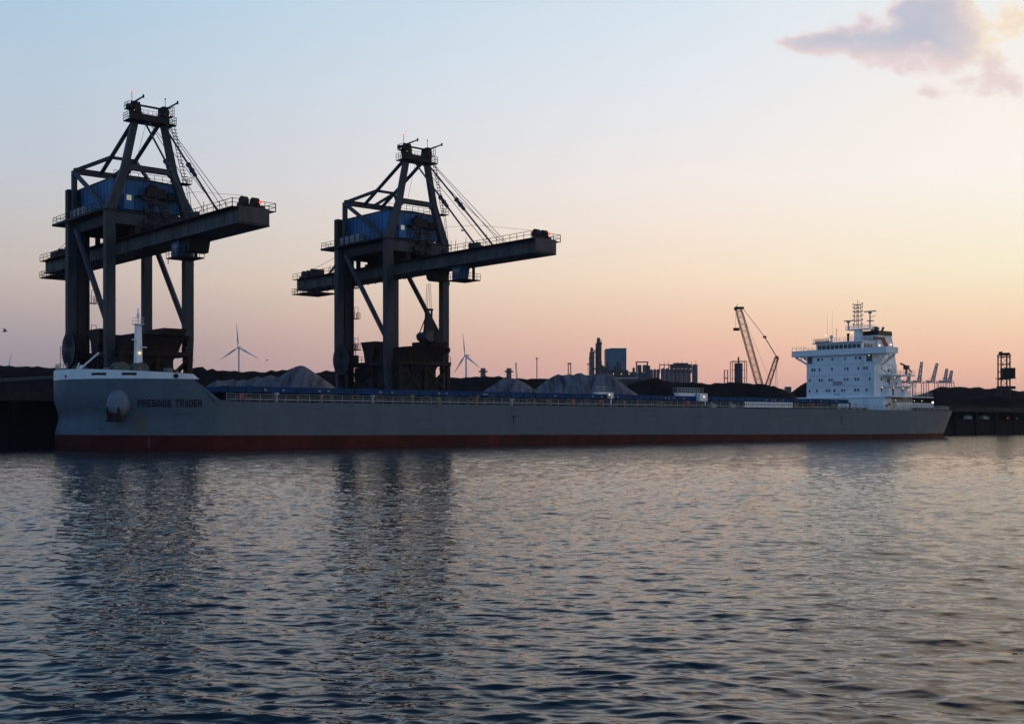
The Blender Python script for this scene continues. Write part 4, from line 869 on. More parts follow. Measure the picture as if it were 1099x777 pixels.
    for k in range(9):
        z = 12.5 + k * 3.1
        b.box(-4.4, -4.15, YB - 1.3, YB + .2, z - 1.2, z + 1.9)
        if k % 2 == 0:
            b.box(-4.4, -2.7, YB - 1.5, YB, z, z + .1); b.rail([(-4.3, YB - 1.5, z), (-2.75, YB - 1.5, z), (-2.75, YB, z)], 1.25, .75, .045, (.34, .67, 1.0)); b.rail([(-3.6, YB - .7, z), (-2.75, YB - .7, z)], 2.4, .85, .05, (1.0,))
    put(b, 'stair_landing', STEEL_DK, tw)
    # cable reel
    b = MB(); c = Vector((-8.5, YB - 3.4, 16.4)); b.tube(c - Vector((.24, 0, 0)), c - Vector((.18, 0, 0)), 3.0, None, 32); b.tube(c + Vector((.18, 0, 0)), c + Vector((.24, 0, 0)), 3.0, None, 32); b.tube(c - Vector((.18, 0, 0)), c + Vector((.18, 0, 0)), 2.5, None, 28)
    for k in range(28):
        a = k * math.pi * 2 / 28; b.box(c.x - .3, c.x + .3, c.y + 3.0 * math.cos(a) - .08, c.y + 3.0 * math.cos(a) + .08, c.z + 3.0 * math.sin(a) - .08, c.z + 3.0 * math.sin(a) + .08); b.beam((c.x - .27, c.y + .4 * math.cos(a), c.z + .4 * math.sin(a)), (c.x - .27, c.y + 2.9 * math.cos(a), c.z + 2.9 * math.sin(a)), .08, .06)
    b.box(-8.2, -6.8, YB - 3.8, YB - 3.0, 16.0, 16.8); b.box(-7.4, -6.9, YB - 3.8, YB - 3.0, 9.6, 16.4); put(b, 'cable_reel', BLUE_DK)
    # trolley and driver's cab under the boom
    b = MB(); b.prism([(trolley_y - 1.7, 32.7), (trolley_y + 1.7, 32.7), (trolley_y + 1.4, 31.3), (trolley_y + .7, 30.7), (trolley_y - 1.0, 30.7)], 'x', -1.6, 1.8); b.tube((-1.8, trolley_y, 31.4), (2.0, trolley_y, 31.4), .5); put(b, 'trolley', STEEL_DK)
    b = MB(); b.prism([(cab_y - 1.2, 32.7), (cab_y + 1.5, 32.7), (cab_y + 1.5, 30.3), (cab_y - .7, 30.3)], 'x', -1.9, .3); cb = put(b, 'driver_cab', BLUE)
    put(MB().box(-1.93, -1.9, cab_y - .5, cab_y + 1.1, 30.9, 32.2), 'cab_window', GLASS, cb)
    b = MB(); b.box(-2.4, 1.9, cab_y - 2.4, cab_y + 2.3, 30.0, 30.18); b.rail([(-2.4, cab_y + 2.3, 30.18), (-2.4, cab_y - 2.4, 30.18), (1.9, cab_y - 2.4, 30.18)], 1.1, .9, .045); b.box(.5, .9, cab_y - 2, cab_y - 1.6, 30.18, 32.7); b.tube((-2.3, cab_y + 1.8, 30.0), (-2.3, cab_y + 1.8, 29.2), .07); put(b, 'cab_gallery', STEEL_DK, cb)
    b = MB(); ys = np.arange(-4, 38, 2.6)
    for a, e in zip(ys[:-1], ys[1:]):
        b.path([(-2.95, a + (e - a) * f / 8, 32.75 - 1.25 * math.sin(math.pi * f / 8) ** .8) for f in range(9)], .05, 4)
    put(b, 'festoon_cable', CABLE)
    # hopper, platform and conveyor frame between the legs
    b = MB(); b.frustum((-4.6, 4.9, -4.2, 4.6, 18.2), (-4.8, 5.2, -4.6, 4.9, 18.4)); b.frustum((.2, 4.2, -4.0, 1.8, 18.4), (.6, 4.7, -4.4, 2.4, 19.6)); b.frustum((-4.4, 3.8, -3.0, 4.0, 15.8), (-4.6, 4.4, -4.0, 4.6, 18.2))
    for k in range(7): b.box(-4.2 + k * 1.25, -4.1 + k * 1.25, -4.15, -4.0, 15.9, 18.2)
   
    b.box(-5.6, 5.4, 3, 8.5, 15.8, 18.6); b.box(4.9, 5.6, -3.8, -3.0, 17.6, 18.4); b.beam((4.8, -3.6, 18.2), (6.4, -.7, 17.3), .3, .4); hp = put(b, 'hopper', RUST)
    b = MB(); b.box(-6.3, 6.3, -3.2, 16.5, 15.0, 15.75); b.rail([(-6.2, -3.1, 15.75), (6.2, -3.1, 15.75), (6.2, 16, 15.75)], 1.1, 1.3, .05); b.rail([(-6.2, 8, 15.75), (-6.2, 16.5, 15.75)], 1.1, 1.3, .05); put(b, 'hopper_platform', RUST)
    b = MB(); b.frustum((-6.4, -4.2, 6.2, 9.0, 15.75), (-6.4, -4.2, 5.8, 9.4, 17.6)); b.frustum((-6.4, -4.2, 5.8, 9.4, 17.6), (-6.6, -3.8, 5.0, 10.2, 19.7)); b.tube((-6.4, 12.4, 15.75), (-6.4, 12.4, 19.6), .08); b.tube((-6.4, 13.8, 15.75), (-6.4, 13.8, 20.6), .07); b.box(-6.6, -5.4, 11.6, 14.2, 18.3, 18.4); b.rail([(-6.5, 11.6, 18.4), (-6.5, 14.2, 18.4)], 1.0, .9, .05); b.box(-6.3, -5.5, 12.5, 13.2, 15.75, 17.3); b.box(-6.3, -5.4, 15.4, 16.2, 15.75, 17.6)
    put(b, 'dust_filter', RUST)
    b = MB()
    for x in (-5.9, 0.2, 5.9):
        for yk in (-2.6, 6.5, 15.8): b.box(x - .4, x + .4, yk - .35, yk + .35, 9.0, 15.0)
    for yk in (-2.7, 15.9):
        for xa, xb in ((-5.9, .2), (.2, 5.9)): b.beam((xa, yk, 9.4), (xb, yk, 14.8), .3, .35); b.beam((xb, yk, 9.4), (xa, yk, 14.8), .3, .35)
    for x in (-5.9, 5.9):
        for ya, yb in ((-2.6, 6.5), (6.5, 15.8)): b.beam((x, ya, 9.4), (x, yb, 14.8), .3, .35); b.beam((x, yb, 9.4), (x, ya, 14.8), .3, .35)
    put(b, 'support_frame', RUST)
    b = MB(); b.box(-5.5, 3.4, -1.9, 14, 9.2, 14.8); b.box(-6.2, 6.2, 9, 12, 9.2, 11.2); b.frustum((-1.6, 1.6, -1.5, 1, 11.2), (-3.5, 3.5, -2.6, 2.6, 15.0)); put(b, 'conveyor_housing', STEEL_DK)
    return root

def make_grab(s0, zs, y):
    zt, zb = 26.7, 20.9
    def Z(z): return 9 + (z - 9) * zs
    root = thing('clamshell_grab', 'dark clamshell grab hanging on wires over the hopper of the second crane', 'crane grab', W(s0, 38 + y, Z(19.3)), PHI)
    o = Z(19.3); b = MB()
    b.box(-.9, .9, -.35, .35, 6.3, 6.7).box(-.7, .7, -.35, .35, 5.2, 5.6).box(-.85, -.65, -.2, .2, 5.5, 6.4).box(.65, .85, -.2, .2, 5.5, 6.4).build('head_block', STEEL_DK, root)
    MB().frustum((-.95, .95, -.6, .6, 1.9), (-.62, .62, -.45, .45, 5.2)).tube((0, -.6, 2.2), (0, .6, 2.2), .6).build('closing_block', STEEL_DK, root)
    for sg in (-1, 1):
        b = MB(); b.prism([(0.02 * sg, .2), (.9 * sg, 0), (1.7 * sg, .55), (1.95 * sg, 1.3), (1.5 * sg, 1.9), (.02 * sg, 2.2)], 'y', -1.6, 1.6); b.build('shell', RUST if sg > 0 else mat('worn_shell_steel', (.05, .05, .055), .5, var=.3), root)
        b = MB()
        for yy in (-.9, .9): b.beam((1.7 * sg, yy, 1.6), (.6 * sg, yy * .4, 4.7), .18, .2)
        b.build('arm', STEEL_DK, root)
    b = MB(); ztop = Z(30.6) - o
    for x in (-.5, .5):
        for yy in (-.25, .25): b.tube((x, yy, 6.7), (x * .55, yy, ztop), .04, None, 4)
    b.build('wire', CABLE, root)

def make_heaps():
    def heap(label, m, ridge, name='coal_heap', tan=.72, rough=1.0, cell=1.6, cat='stockpile', group=None, seed=0, rot=0.0, depth=1.0):
        """ridge: list of world points (x,y,ztop); slopes fall at the angle of repose to the yard floor"""
        base = 8.55; P = [Vector(p) for p in ridge]
        o = P[len(P) // 2].copy(); o.z = base
        dense = []
        for a, b in zip(P[:-1], P[1:]):
            k = max(1, int((b - a).length / 2.5)); dense += [a.lerp(b, i / k) for i in range(k)]
        dense.append(P[-1]); D = np.array([(p.x - o.x, p.y - o.y, p.z - base) for p in dense])
        H = D[:, 2].max(); ext = H / tan + 4
        x0, x1 = D[:, 0].min() - ext, D[:, 0].max() + ext; y0, y1 = D[:, 1].min() - ext, D[:, 1].max() + ext
        nx, ny = int((x1 - x0) / cell) + 1, int((y1 - y0) / cell) + 1
        gx = x0 + np.arange(nx) * cell; gy = y0 + np.arange(ny) * cell; GX, GY = np.meshgrid(gx, gy)
        Z = np.full(GX.shape, -99.0)
        for px, py, pz in D: Z = np.maximum(Z, pz - tan * np.sqrt((GX - px) ** 2 + (GY - py) ** 2 + 1.2) + tan * 1.1)
        ok = Z > -1.2
        me_v = {}; b = MB(); vs = []
        for j in range(ny):
            for i in range(nx):
                if ok[j, i]:
                    me_v[(j, i)] = len(vs); z = Z[j, i]; p3 = Vector((GX[j, i] * .11 + seed * 9.1, GY[j, i] * .11, seed))
                    dz = (noise.fractal(p3, .9, 2.1, 5) * .85 + noise.noise(p3 * 3.1) * .3) * rough
                    vs.append((GX[j, i], GY[j, i], max(-.05, z + dz * min(1, max(0, z) / 3))))
        fs = [(me_v[(j, i)], me_v[(j, i + 1)], me_v[(j + 1, i + 1)], me_v[(j + 1, i)]) for j in range(ny - 1) for i in range(nx - 1) if all(k in me_v for k in ((j, i), (j, i + 1), (j + 1, i + 1), (j + 1, i)))]
        b.add(vs, fs); ob = b.build(name, m, None, smooth=True); ob.location = o; return tag(ob, label, cat, group)
    A = at
    heap('low black coal heap left of the ship bow', COAL, [A(-140, 396, 330), A(-40, 393, 330), A(20, 392, 330), A(70, 394, 330), A(130, 396, 332)], seed=1)
    heap('long black coal bank with bumpy crest between the two cranes', COAL, [A(196, 398, 345), A(215, 394, 345), A(240, 397, 345), A(280, 398, 350), A(312, 395.5, 350), A(330, 398, 352), A(362, 399, 355)], rough=1.3, seed=2)
    heap('flat topped dark coal bank below the right wind turbine', COAL, [A(440, 404, 400), A(500, 404, 400), A(545, 404, 400), A(580, 406, 402), A(604, 404, 404)], seed=3)
    heap('broad black coal heap in front of the silos and lattice crane', COAL, [A(668, 414, 400), A(686, 409, 400), A(705, 406, 400), A(735, 409, 400), A(760, 411, 398), A(785, 409.5, 398), A(812, 411, 398), A(830, 413, 396), A(839, 416, 396)], seed=4)
    heap('small black coal heap beside the starboard side of the bridge house', COAL, [A(872, 408, 420), A(886, 407, 420)], seed=5)
    heap('wide black coal heap behind the ship stern', COAL, [A(968, 429, 524), A(994, 421, 522), A(1008, 415, 520), A(1030, 414.5, 520), A(1060, 416, 520), A(1085, 417.5, 520), A(1140, 422, 520)], seed=6, cell=2.2)
    heap('low dark brown coal mound in front of the steel tower', mat('brown_coal', (.007, .005, .0045), .95, var=.5, scale=.3, bump=.3, spec=.03), [A(1032, 431, 470), A(1050, 425, 470), A(1072, 423.5, 470), A(1100, 425, 470)], seed=8)
    heap('pale grey ore heap with long low back, left of the sharp cone', ORE, [A(236, 408, 300), A(262, 407, 302), A(276, 404, 302), A(292, 402, 302), A(304, 401, 303)], name='ore_heap', seed=9, cell=1.2, rough=.7)
    heap('steep grey ore cone beside the left legs of the second crane', ORE, [A(321, 392.2, 303), A(322.5, 392.2, 303)], name='ore_heap', seed=10, cell=1.0, rough=.35)
    heap('small pale streaked ore heap right of the second crane', ORE2, [A(543, 405.5, 345), A(552, 405.5, 345)], name='ore_heap', seed=11, cell=1.1, rough=.5)
    heap('large pale blue grey ore heap below the distillation columns', ORE2, [A(599, 402, 375), A(622, 400.5, 375), A(638, 400.5, 375), A(651, 401, 376)], name='ore_heap', seed=12, cell=1.2, rough=.8)
make_heaps()

# ------------------------------------------------------------------ far things
def turbine(px, hub_y, Y, label, angs, R, yaw, group='wind turbines on the horizon'):
    h = at(px, hub_y, Y); root = thing('wind_turbine', label, 'wind turbine', (h.x, h.y, 8.5), yaw, group); H = h.z - 8.5
    MB().tube((0, 0, 0), (0, 0, H - 1.2), 2.3, 1.5, 14).build('tower', TURB, root, smooth=True)
    MB().box(-1.7, 1.7, -2.4, 6.5, H - 1.8, H + 1.8).build('nacelle', TURB, root)
    MB().ball((0, -3.6, H), 1.7).build('hub', TURB, root)
    for a in angs:
        a = rad(a); d = Vector((math.sin(a), 0, math.cos(a))); b = MB(); c = Vector((0, -3.6, H)); n = 5
        pr = [c + d * (R * f) for f in (.02, .12, .25, .6, 1.0)]; wd = (1.3, 1.6, 3.4, 1.9, .35)
        s = d.cross(Vector((0, 1, 0)))
        for k in range(4): b.beam(pr[k], pr[k + 1], wd[k], .7 * (1 - k * .2), wd[k + 1], .5 * (1 - k * .2), side=s + Vector((0, .35, 0)))
        b.build('blade', TURB, root)
turbine(256.5, 373, 1940, 'white wind turbine seen in the gap between the two cranes', (-4, 118, 237), 40, rad(-8))
turbine(500.3, 381.7, 1980, 'white wind turbine just right of the second crane', (-6, 124, 218), 39, rad(-35))
turbine(7, 408, 1940, 'wind turbine at the left edge with only a raised blade tip above the coal', (14, 134, 254), 47, rad(-6))

def far_plant():
    Y = 1150; u = Y / FPX                                     # metres per photo pixel here
    def gz(o): return 8.5
    def place(name, label, cat, px, group=None, y=Y): p = at(px, 400, y); return thing(name, label, cat, (p.x, p.y, 8.5), 0, group)
    def zt(py, y=Y): return HC + (453 - py) / FPX * y - 8.5
    # two distillation columns
    for px, w, py, lab, mm in ((635.0, 5.0, 373, 'shorter pale distillation column with pipes, left of the tall dark one', PLANT), (642.2, 6.0, 362.5, 'tallest dark distillation column of the refinery', PLANT_DK)):
        r_ = place('distillation_column', lab, 'industrial tower', px, 'distillation columns'); h = zt(py); b = MB(); b.tube((0, 0, 0), (0, 0, h * .93), w * u / 2, None, 16); b.tube((0, 0, h * .93), (0, 0, h), w * u / 2 * .7, w * u / 4, 12); b.build('vessel', mm, r_)
        b = MB()
        for k in range(10):
            z = h * (.2 + .08 * k); a = k * 2.1; ox = .9 * math.cos(a); b.tube((ox, 0, z), (ox, 0, z + .6), w * u / 2 * 1.12, None, 12); b.box(2.4 * math.cos(a) - .7, 2.4 * math.cos(a) + .7, -2.9, -1.6, z, z + 2.0)
        b.tube((w * u / 2, -.6, 0), (w * u / 2, -.6, h * .96), .4); b.tube((-w * u / 2, -.6, 0), (-w * u / 2, -.6, h * .86), .3); b.tube((w * u / 2, -.6, h * .96), (0, 0, h), .35); b.build('platform', PLANT_DK, r_)
    for px, py, lab in ((631.2, 389.5, 'thin open steel mast left of the distillation columns'), (576.2, 383.5, 'lone slender vent mast on the skyline above the coal')):
        r_ = place('vent_mast', lab, 'mast', px); h = zt(py); b = MB(); b.lattice((0, 0, 0), (0, 0, h), 2.0, 1.7, 14, .22); b.tube((0, 0, 0), (0, 0, h * .98), .45 if px < 600 else .2); b.build('frame', PLANT_DK, r_); MB().box(-1.2, 1.2, -1, 1, h - 1.5, h - .6).build('top_platform', PLANT_DK, r_)
    r_ = place('vent_stack', 'slim pale stack standing over the large ore heap', 'chimney', 611.2); h = zt(389.5); MB().tube((-1.2, 0, 0), (-1.2, 0, h), .5).tube((1.2, 0, 0), (1.2, 0, h), .5).build('flue', PLANT, r_); MB().box(-1.9, 1.9, -1, 1, h - 1.2, h).build('top_platform', PLANT_DK, r_); MB().box(-1.7, 1.7, -.6, .6, h * .6, h * .62).build('brace', PLANT_DK, r_)
    for px, lab in ((518.5, 'squat round chimney with collar nearer the wind turbine'), (546.2, 'squat round chimney with collar nearer the small far crane')):
        r_ = place('chimney', lab, 'chimney', px, 'squat chimneys above the coal'); h = zt(395.2); MB().tube((0, 0, 0), (0, 0, h), 2.7, 2.5, 16).build('stack', PLANT, r_); MB().tube((0, 0, zt(399.4)), (0, 0, zt(398.1)), 4.4, None, 16).build('collar', PLANT_DK, r_)
    r_ = place('derrick_crane', 'small far lattice crane leaning left between chimney and vent mast', 'crane', 556); h = zt(389); MB().lattice((1.0, 0, 6), (-2.2, 0, h), 2.4, .8, 12, .22).build('jib', PLANT_DK, r_); MB().box(-2, 4, -2, 2, 0, 6).build('cab', PLANT_DK, r_)
    # teal block
    r_ = place('process_building', 'plain teal clad block taller than the plant around it', 'building', 661.3); h = zt(374.3); w = 22 * u / 2
    MB().box(-w, w, 0, 20, 0, h).build('wall', TEAL, r_)
    b = MB(); b.box(-w * .6, w + .2, -.3, 20.3, h, h + .6); b.box(-w - .1, -w * .6, -.2, 20.2, h - 1.4, h - .9); b.build('roof_edge', PLANT_DK, r_)
    b = MB(); b.box(w * .5, w * .75, -.2, 0, zt(385), zt(384)); b.box(w * .8, w * .95, -.2, 0, zt(385), zt(384)); b.build('vent', PLANT_DK, r_)
    # low process units
    rn = random.Random(3)
    for a, e, py, lab in ((646, 673, 397, 'low dark process unit with pipes in front of the teal block'), (673, 697, 399, 'long low dark shed with lit openings right of the teal block')):
        r_ = place('process_unit', lab, 'industrial plant', (a + e) / 2, None, Y - 40); w = (e - a) * u / 2
        b = MB(); b.box(-w, w, 0, 14, 0, zt(py + 2)); b.build('hall', TEAL if a > 670 else PLANT_DK, r_); b = MB()
        for k in range(16):
            x = rn.uniform(-w, w); hh = zt(py) * rn.uniform(.8, 1.12); rr = rn.uniform(.4, 1.3); b.tube((x, -2, 0), (x, -2, hh), rr, None, 8)
            if k % 2: b.box(x - 2.5, x + 2.5, -3, 0, hh * .9, hh * .9 + .7)
        if a < 670: b.tube((3, -2, 0), (3, -2, zt(390.5)), 1.2); b.tube((5.2, -2, 0), (5.2, -2, zt(392)), .8); b.tube((-7, -2, 0), (-7, -2, zt(393)), 1.0)
        b.build('pipework', PLANT_DK, r_)
        for k in range(4 if a < 670 else 3): x = -w * .7 + k * w * .6; zz = zt(403.2 if a < 670 else 401.5); MB().box(x - .3, x + .3, -3.4, -3.1, zz - .3, zz + .35).build('lamp', L_DIM if a > 670 else L_WARM, r_)
    r_ = place('reactor_tower', 'twin reactor vessels under a steel frame with flat top', 'industrial tower', 689); h = zt(388.2)
    for dx in (-2.6, 2.6): MB().tube((dx, 0, 0), (dx, 0, h * .94), 2.0, None, 14).build('vessel', PLANT, r_)
    b = MB(); b.box(-6, 6, -3, 3, h - .8, h); b.box(-5.4, 5.4, -3, 3, h * .8, h * .8 + .5)
    for x in (-5.4, 5.4):
        for yy in (-2.8, 2.8): b.box(x - .3, x + .3, yy - .3, yy + .3, 0, h)
    b.build('frame', PLANT_DK, r_)
    # silos
    k_ = 0
    SP = [(699.4, 397.2), (702.8, 397), (706.2, 397)] + [(711.5 + 4.6 * k, 396.2) for k in range(7)] + [(745.7, 392.5)]
    for i, (px, py) in enumerate(SP):
        lab = ('low grey silo at the left end of the silo row', 'second grey silo from the left end of the silo row', 'third grey silo from the left, beside the gantry')[i] if i < 3 else ('dark silo standing apart at the right end of the row' if i == 10 else 'grey silo, number %d from the left under the roof gantry' % (i - 2))
        r_ = place('silo', lab, 'silo', px, 'silos in the row'); h = zt(py); rr = (1.6 if i < 3 else 2.25 if i < 10 else 3.2) * u * (1 if i < 10 else .95)
        MB().tube((0, 0, 0), (0, 0, h), rr, None, 20).tube((0, 0, h), (0, 0, h + 1), rr * .8, rr * .3, 16).build('shell', PLANT if i % 2 else mat('silo_grey', (.075, .08, .095), .6, var=.2, scale=.1), r_); MB().tube((0, 0, h - .4), (0, 0, h), rr * 1.04, None, 20).build('rim', PLANT_DK, r_)
    r_ = place('silo_gantry', 'steel gantry with conveyors on the roofs of the silo row', 'gantry', 727); w = 19 * u; h0, h1 = zt(396), zt(390.5)
    b = MB(); b.box(-w, w * 1.15, -1.5, 1.5, h1 - 1.2, h1 - .5); b.box(-w * .2, w * .6, -2, 2, h1 - .5, h1 + .8)
    for k in range(9): x = -w + k * w * .255; b.box(x - .3, x + .3, -1.3, 1.3, h0 - 4, h1 - 1); b.box(x - .15, x + .15, -.3, .3, h1 - .5, h1 + 1.6 + (k * 7 % 3) * .6)
    for k in range(6): x = -w * .3 + k * w * .2; b.box(x - 2, x + 1.6, -2.2, 2.2, h1 - 4.4, h1 - 1.2)
    b.build('frame', PLANT_DK, r_)
    r_ = place('tank_tower', 'round tank inside an open square steel frame left of the lattice crane', 'industrial tower', 792.6); h = zt(388); MB().tube((0, 0, 0), (0, 0, h * .97), 4.0, None, 18).tube((0, 0, h * .97), (0, 0, h * 1.08), .8).build('tank', PLANT_DK, r_)
    b = MB()
    for x in (-7, 7):
        for yy in (-5, 5): b.box(x - .3, x + .3, yy - .3, yy + .3, 0, h)
    for z in (h * .55, h * .7, h * .85, h): b.box(-7, 7, -5.2, -4.8, z - .25, z); b.box(-7, 7, 4.8, 5.2, z - .25, z)
    b.box(-7, 7, -5, 5, h - .1, h + .3); b.build('frame', PLANT_DK, r_)
    r_ = place('steel_frame', 'small open steel frame left of the tank tower', 'steel frame', 779.2); h = zt(397.2); b = MB()
    for x in (-1.6, 1.6): b.box(x - .35, x + .35, -1, 1, 0, h)
    b.box(-1.9, 1.9, -1, 1, h - .6, h); b.box(-1.9, 1.9, -1, 1, h * .82, h * .84); b.build('post', PLANT, r_)
    r_ = place('site_cabin', 'small pale cabin peeping over the coal left of the bridge house', 'cabin', 846.6, None, 460); MB().box(-1.0, 1.0, 0, 3, 0, zt(415, 460)).build('wall', PLANT, r_)
    # flat pale roof by the ore heap
    r_ = place('low_shed', 'low shed with pale flat roof at the foot of the plant', 'shed', 666, None, 800); MB().box(-11, 11, 0, 20, 0, zt(406.6, 800)).build('wall', PLANT_DK, r_); MB().box(-11.5, 11.5, -.5, 20.5, zt(406.6, 800), zt(405.2, 800)).build('roof', mat('pale_roof', (.3, .32, .34), .6), r_)
far_plant()

def crawler():
    Y = 420; c = at(818.6, 425, Y); root = thing('crawler_crane', 'tall orange lattice boom crane leaning left behind the coal heap', 'crane', (c.x, c.y, 8.5))
    o = Vector((c.x, c.y, 8.5)); foot = Vector((0, 0, c.z - 8.5)); tip = at(792.3, 331, Y) - o; mt = at(833.8, 383.5, Y) - o
    b = MB(); b.lattice(foot + Vector((-.6, 0, 0)), foot.lerp(tip, .12), .9, 2.1, 3, .13); b.lattice(foot.lerp(tip, .12), foot.lerp(tip, .9), 2.1, 2.1, 20, .14, rb=.08); b.lattice(foot.lerp(tip, .9), tip, 2.1, 1.6, 3, .13); b.build('boom', LATT, root)
    b = MB(); b.box(tip.x - 1.2, tip.x + 1.9, -.9, .9, tip.z - .3, tip.z + .5); b.tube((tip.x - .9, -.4, tip.z - .2), (tip.x - .9, .4, tip.z - .2), .6); b.beam(tip + Vector((-.8, 0, .3)), tip + Vector((-.2, 0, 1.4)), .2, .2); b.build('boom_head', STEEL_DK, root)
    b = MB(); hk = tip + Vector((-.9, 0, -7)); b.tube(tip + Vector((-.9, 0, 0)), hk, .05, None, 4); b.box(hk.x - .8, hk.x + 1.3, -.4, .4, hk.z - 1.0, hk.z); b.build('hook_block', STEEL_DK, root)
    MB().lattice(foot + Vector((.5, 0, 0)), mt, 1.6, 1.2, 9, .13, rb=.08).ball(mt, .6).build('mast', LATT, root)
    mid = tip.lerp(mt, .62) + Vector((.9, 0, .6)); b = MB()
    for d in (-.5, .5): b.tube(tip + Vector((1.4, d, .3)), mid + Vector((0, d * .4, 0)), .06, None, 4)
    b.tube(mid, mt, .16, None, 6); b.box(mid.x - .5, mid.x + .5, -.4, .4, mid.z - .4, mid.z + .4); b.tube(tip + Vector((.8, 0, 0)), foot + Vector((4, 0, 2)), .04, None, 4); b.tube(mt, foot + Vector((5.2, 0, -2)), .06, None, 4); b.tube(mt, foot + Vector((4.2, .6, -2)), .06, None, 4); b.build('pendant_rope', CABLE, root)
    MB().box(-3.5, 6, -2, 2, 1.4, 4.2).box(-3.2, -1.2, -2.4, -1, 2, 4.9).build('upper_body', LATT, root)
    for yy in (-2.4, 2.4): MB().prism([(-4, .5), (-3.4, 0), (3.4, 0), (4, .5), (3.6, 1.3), (-3.6, 1.3)], 'y', yy - .5, yy + .5).build('track', STEEL_DK, root)
crawler()

def sts_cranes():
    Y = 2900; u = Y / FPX
    specs = ((986.2, 388.5, 3.0, 'far blue container crane with raised boom nearest the ship'), (1000.5, 390.0, 5.2, 'far container crane with the most slanted raised boom'), (1013.8, 396.0, 2.4, 'left one of two close far container cranes with raised booms'), (1018.8, 397.8, 2.6, 'rightmost far container crane of the pair above the coal'), (974, 401, 2.5, 'far container crane half hidden behind the after decks'))
    for px, py, dx, lab in specs:
        p = at(px, 420, Y); root = thing('container_crane', lab, 'container crane', (p.x, p.y, 8.5), 0, 'far container cranes'); Zp = lambda y: HC + (453 - y) / FPX * Y - 8.5
        b = MB(); hz = Zp(411)
        for x in (-12, 9):
            for yy in (-8, 8): b.box(x - .7, x + .7, yy - .7, yy + .7, 0, hz)
        b.box(-12, 9, -8.8, -7.2, hz * .45, hz * .45 + 2); b.beam((-12, -8, 3), (9, -8, hz * .45), 1, 1); b.build('portal', STS, root)
        MB().box(-24, 12, -2, 2, hz, hz + 1.8).beam((-22, 0, hz + 2), (0, 0, Zp(405)), .7, .7).beam((-4, 0, hz + 3), (2, 0, Zp(405)), 1.6, 1.6).beam((12, 0, hz + 2), (2, 0, Zp(405)), .9, .9).build('girder', STS, root)
        MB().lattice((0, 0, hz), (dx * u, 0, Zp(py)), 7, 4.0, 9, .9, up=(0, 1, 0)).build('boom', STS, root)
        MB().box(-14, -6, -3, 3, hz + 1.8, hz + 6).build('machine_house', STS, root)
sts_cranes()

def yard_tower():
    Y = 470; p = at(1077.5, 415, Y); u = Y / FPX; root = thing('yard_tower', 'brown open steel tower with a dark cabin hung on its right side', 'steel tower', (p.x, p.y, 8.5)); Zp = lambda y: HC + (453 - y) / FPX * Y - 8.5
    b = MB(); h = Zp(381.5); w = 1.75
    for x in (-w, w):
        for yy in (-1.5, 1.5): b.box(x - .22, x + .22, yy - .22, yy + .22, 0, h)
    lv = [Zp(y) for y in (416, 407, 399, 391, 383)]
    for z in lv: b.box(-w, w, -1.65, -1.35, z - .2, z + .15); b.box(-w, w, 1.35, 1.65, z - .2, z + .15)
    for a, e in zip(lv[:-1], lv[1:]):
        b.beam((-w, -1.5, a), (w, -1.5, e), .14, .14); b.beam((w, -1.5, a), (-w, -1.5, e), .14, .14)
    b.build('frame', mat('brown_steel', (.06, .035, .03), .7, var=.3), root)
    b = MB(); b.box(-w - .4, w + .4, -1.8, 1.8, h, h + .35); b.box(-w, -w + .8, -1, 1, h, h + 1.5); b.box(-.4, .3, -1, 1, h, h + 1.0); b.box(.8, w + .2, -1, 1, h, h + 1.1); b.build('head_machinery', STEEL_DK, root)
    MB().box(-.6, w + 1.9, -2.2, 2.2, Zp(405.5), Zp(395)).build('cabin', RUST, root); MB().box(-w - .8, w + 2.1, -2.4, 2.4, Zp(405.7) - .3, Zp(405.7)).build('landing', STEEL_DK, root)
    MB().box(-2.4, 4.0, -1.6, 1.6, Zp(417.5), Zp(414.5)).build('base', STEEL_DK, root)
yard_tower()

make_ship()
make_crane(29.75, 'left dark grey ship unloader crane with blue machinery house behind the ship bow', 1.0, -17.0, -14.0, 16.8, -36.0)
make_crane(85.9, 'right dark grey ship unloader crane with blue machinery house behind the hatches', 1.035, -6.8, -15.4, 17.6, -38.2)
make_grab(85.9, 1.035, -4.0)

# ------------------------------------------------------------------ small things
def rope(name, label, a, b, sag):
    o = Vector(a); pts = [Vector(a).lerp(Vector(b), f / 16) - Vector((0, 0, sag * 4 * (f / 16) * (1 - f / 16))) - o for f in range(17)]
    ob = MB().path(pts, .05, 5).build(name, ROPE); ob.location = o; tag(ob, label, 'rope', 'bow mooring ropes')
rope('mooring_rope', 'upper slack mooring rope from the bow to the quay on the left', W(8.0, 19.5, 10.6), W(-46, 36.8, QZ + .3), .7)
rope('mooring_rope', 'lower slack mooring rope from the bow to the quay on the left', W(8.0, 20.5, 10.4), W(-62, 36.8, QZ + .3), 1.3)
for ss in (-46, -62):
    t = thing('quay_bollard', 'iron bollard on the quay edge holding the %s bow rope' % ('upper' if ss == -46 else 'lower'), 'bollard', W(ss, 36.9, QZ), PHI, 'bollards left of the bow')
    MB().tube((0, 0, 0), (0, 0, .45), .22, None, 10).build('post', STEEL_DK, t); MB().ball((0, 0, .5), .34, 10, 5, .5).build('cap', STEEL_DK, t)
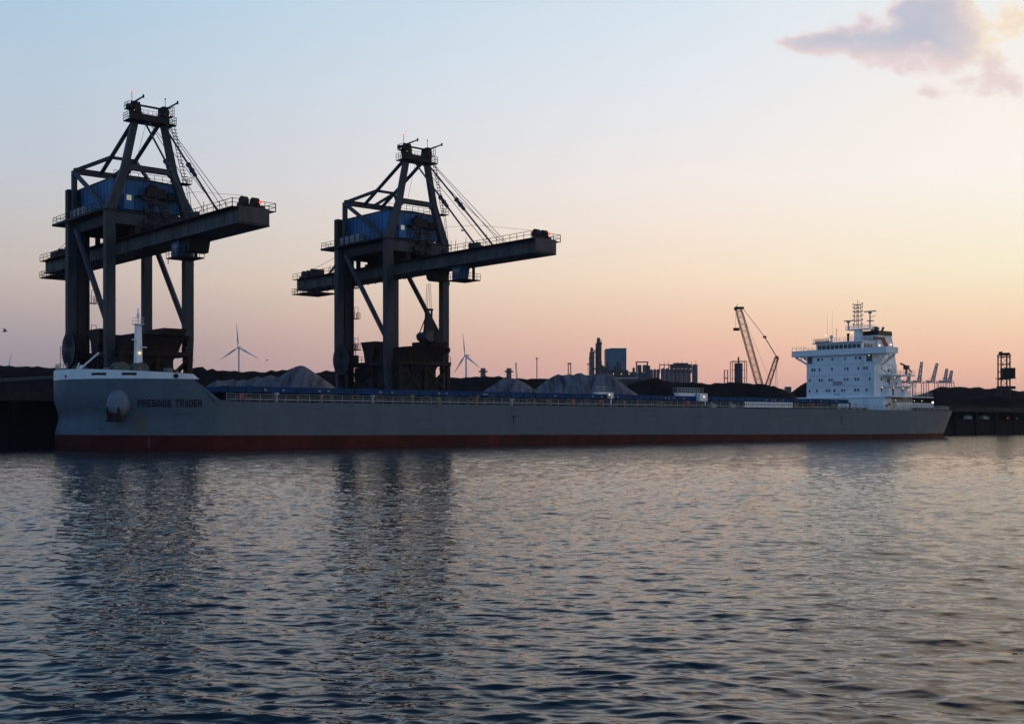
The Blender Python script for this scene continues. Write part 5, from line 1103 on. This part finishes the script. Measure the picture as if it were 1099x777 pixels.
def car(label, s, m, lights):
    t = thing('parked_car', label, 'car', W(s, 38.2, 4.6), PHI, 'cars in the quay recess')
    MB().prism([(-2.1, .3), (2.1, .3), (2.15, .85), (1.2, .95), (.6, 1.45), (-1.5, 1.45), (-2.1, .9)], 'y', -.85, .85).build('body', m, t)
    MB().prism([(1.0, .98), (.52, 1.38), (-1.4, 1.38), (-1.85, .95)], 'y', -.87, -.852).build('side_window', GLASS, t)
    for x in (-1.3, 1.3): MB().tube((x, -.88, .32), (x, .88, .32), .32, None, 12).build('wheel', BLACK, t)
    if lights:
        MB().box(-2.18, -2.1, -.8, -.5, .6, .75).box(-2.18, -2.1, .5, .8, .6, .75).build('tail_light', L_RED, t)
car('white car parked in the quay recess nearest the ship stern', 310, WHITE, False)
car('pale blue car in the quay recess, middle of the parked cars', 320, mat('pale_blue_car', (.25, .36, .4), .4), False)
car('dark blue car in the quay recess at the right edge, tail lights red', 340, mat('blue_car', (.04, .09, .2), .4), True)
def bird(label, px, py, Y, a):
    p = at(px, py, Y); t = MB(); t.tube((-.28, 0, 0), (.1, 0, .03), .05, .09, 6).tube((.1, 0, .03), (.32, 0, .02), .09, .04, 6)
    for sg in (-1, 1): t.add([(.12, .05 * sg, .05), (-.08, .05 * sg, .04), (.16, .4 * sg, .05 + a), (-.04, .42 * sg, .04 + a), (0.0, .8 * sg, .02 + a * .5), (-.06, .78 * sg, .02 + a * .5), (.12, .05 * sg, .02), (-.08, .05 * sg, .01), (.16, .4 * sg, .02 + a), (-.04, .42 * sg, .01 + a)], [(0, 2, 3, 1), (2, 4, 5, 3), (6, 7, 9, 8), (8, 9, 5, 4), (0, 6, 8, 2), (1, 3, 9, 7)])
    o = t.build('gull', BIRD); o.location = p; o.rotation_euler = (rad(12), rad(-8), rad(35)); tag(o, label, 'bird', 'gulls in flight')
bird('gull flying low at the far left edge over the coal', 5, 356, 150, .3)
bird('tiny gull above the boom of the right crane', 496.5, 248, 190, .2)
bird('gull gliding right of the left wind turbine', 286.5, 387, 360, .25)

# ------------------------------------------------------------------ the evening air over the port
def make_haze():
    m = bpy.data.materials.new('evening_haze'); m.use_nodes = True; nt = m.node_tree; nt.nodes.clear()
    out = nt.nodes.new('ShaderNodeOutputMaterial'); v = nt.nodes.new('ShaderNodeVolumePrincipled'); nt.links.new(v.outputs[0], out.inputs['Volume'])
    v.inputs['Color'].default_value = (.80, .84, .95, 1); v.inputs['Density'].default_value = HAZE
    b = MB(); b.box(-19000, 19000, -15000, 19000, -4, 170); tag(b.build('haze', m), 'thin evening haze over the port', 'haze', kind='stuff')
HAZE = 0.6e-4
make_haze()
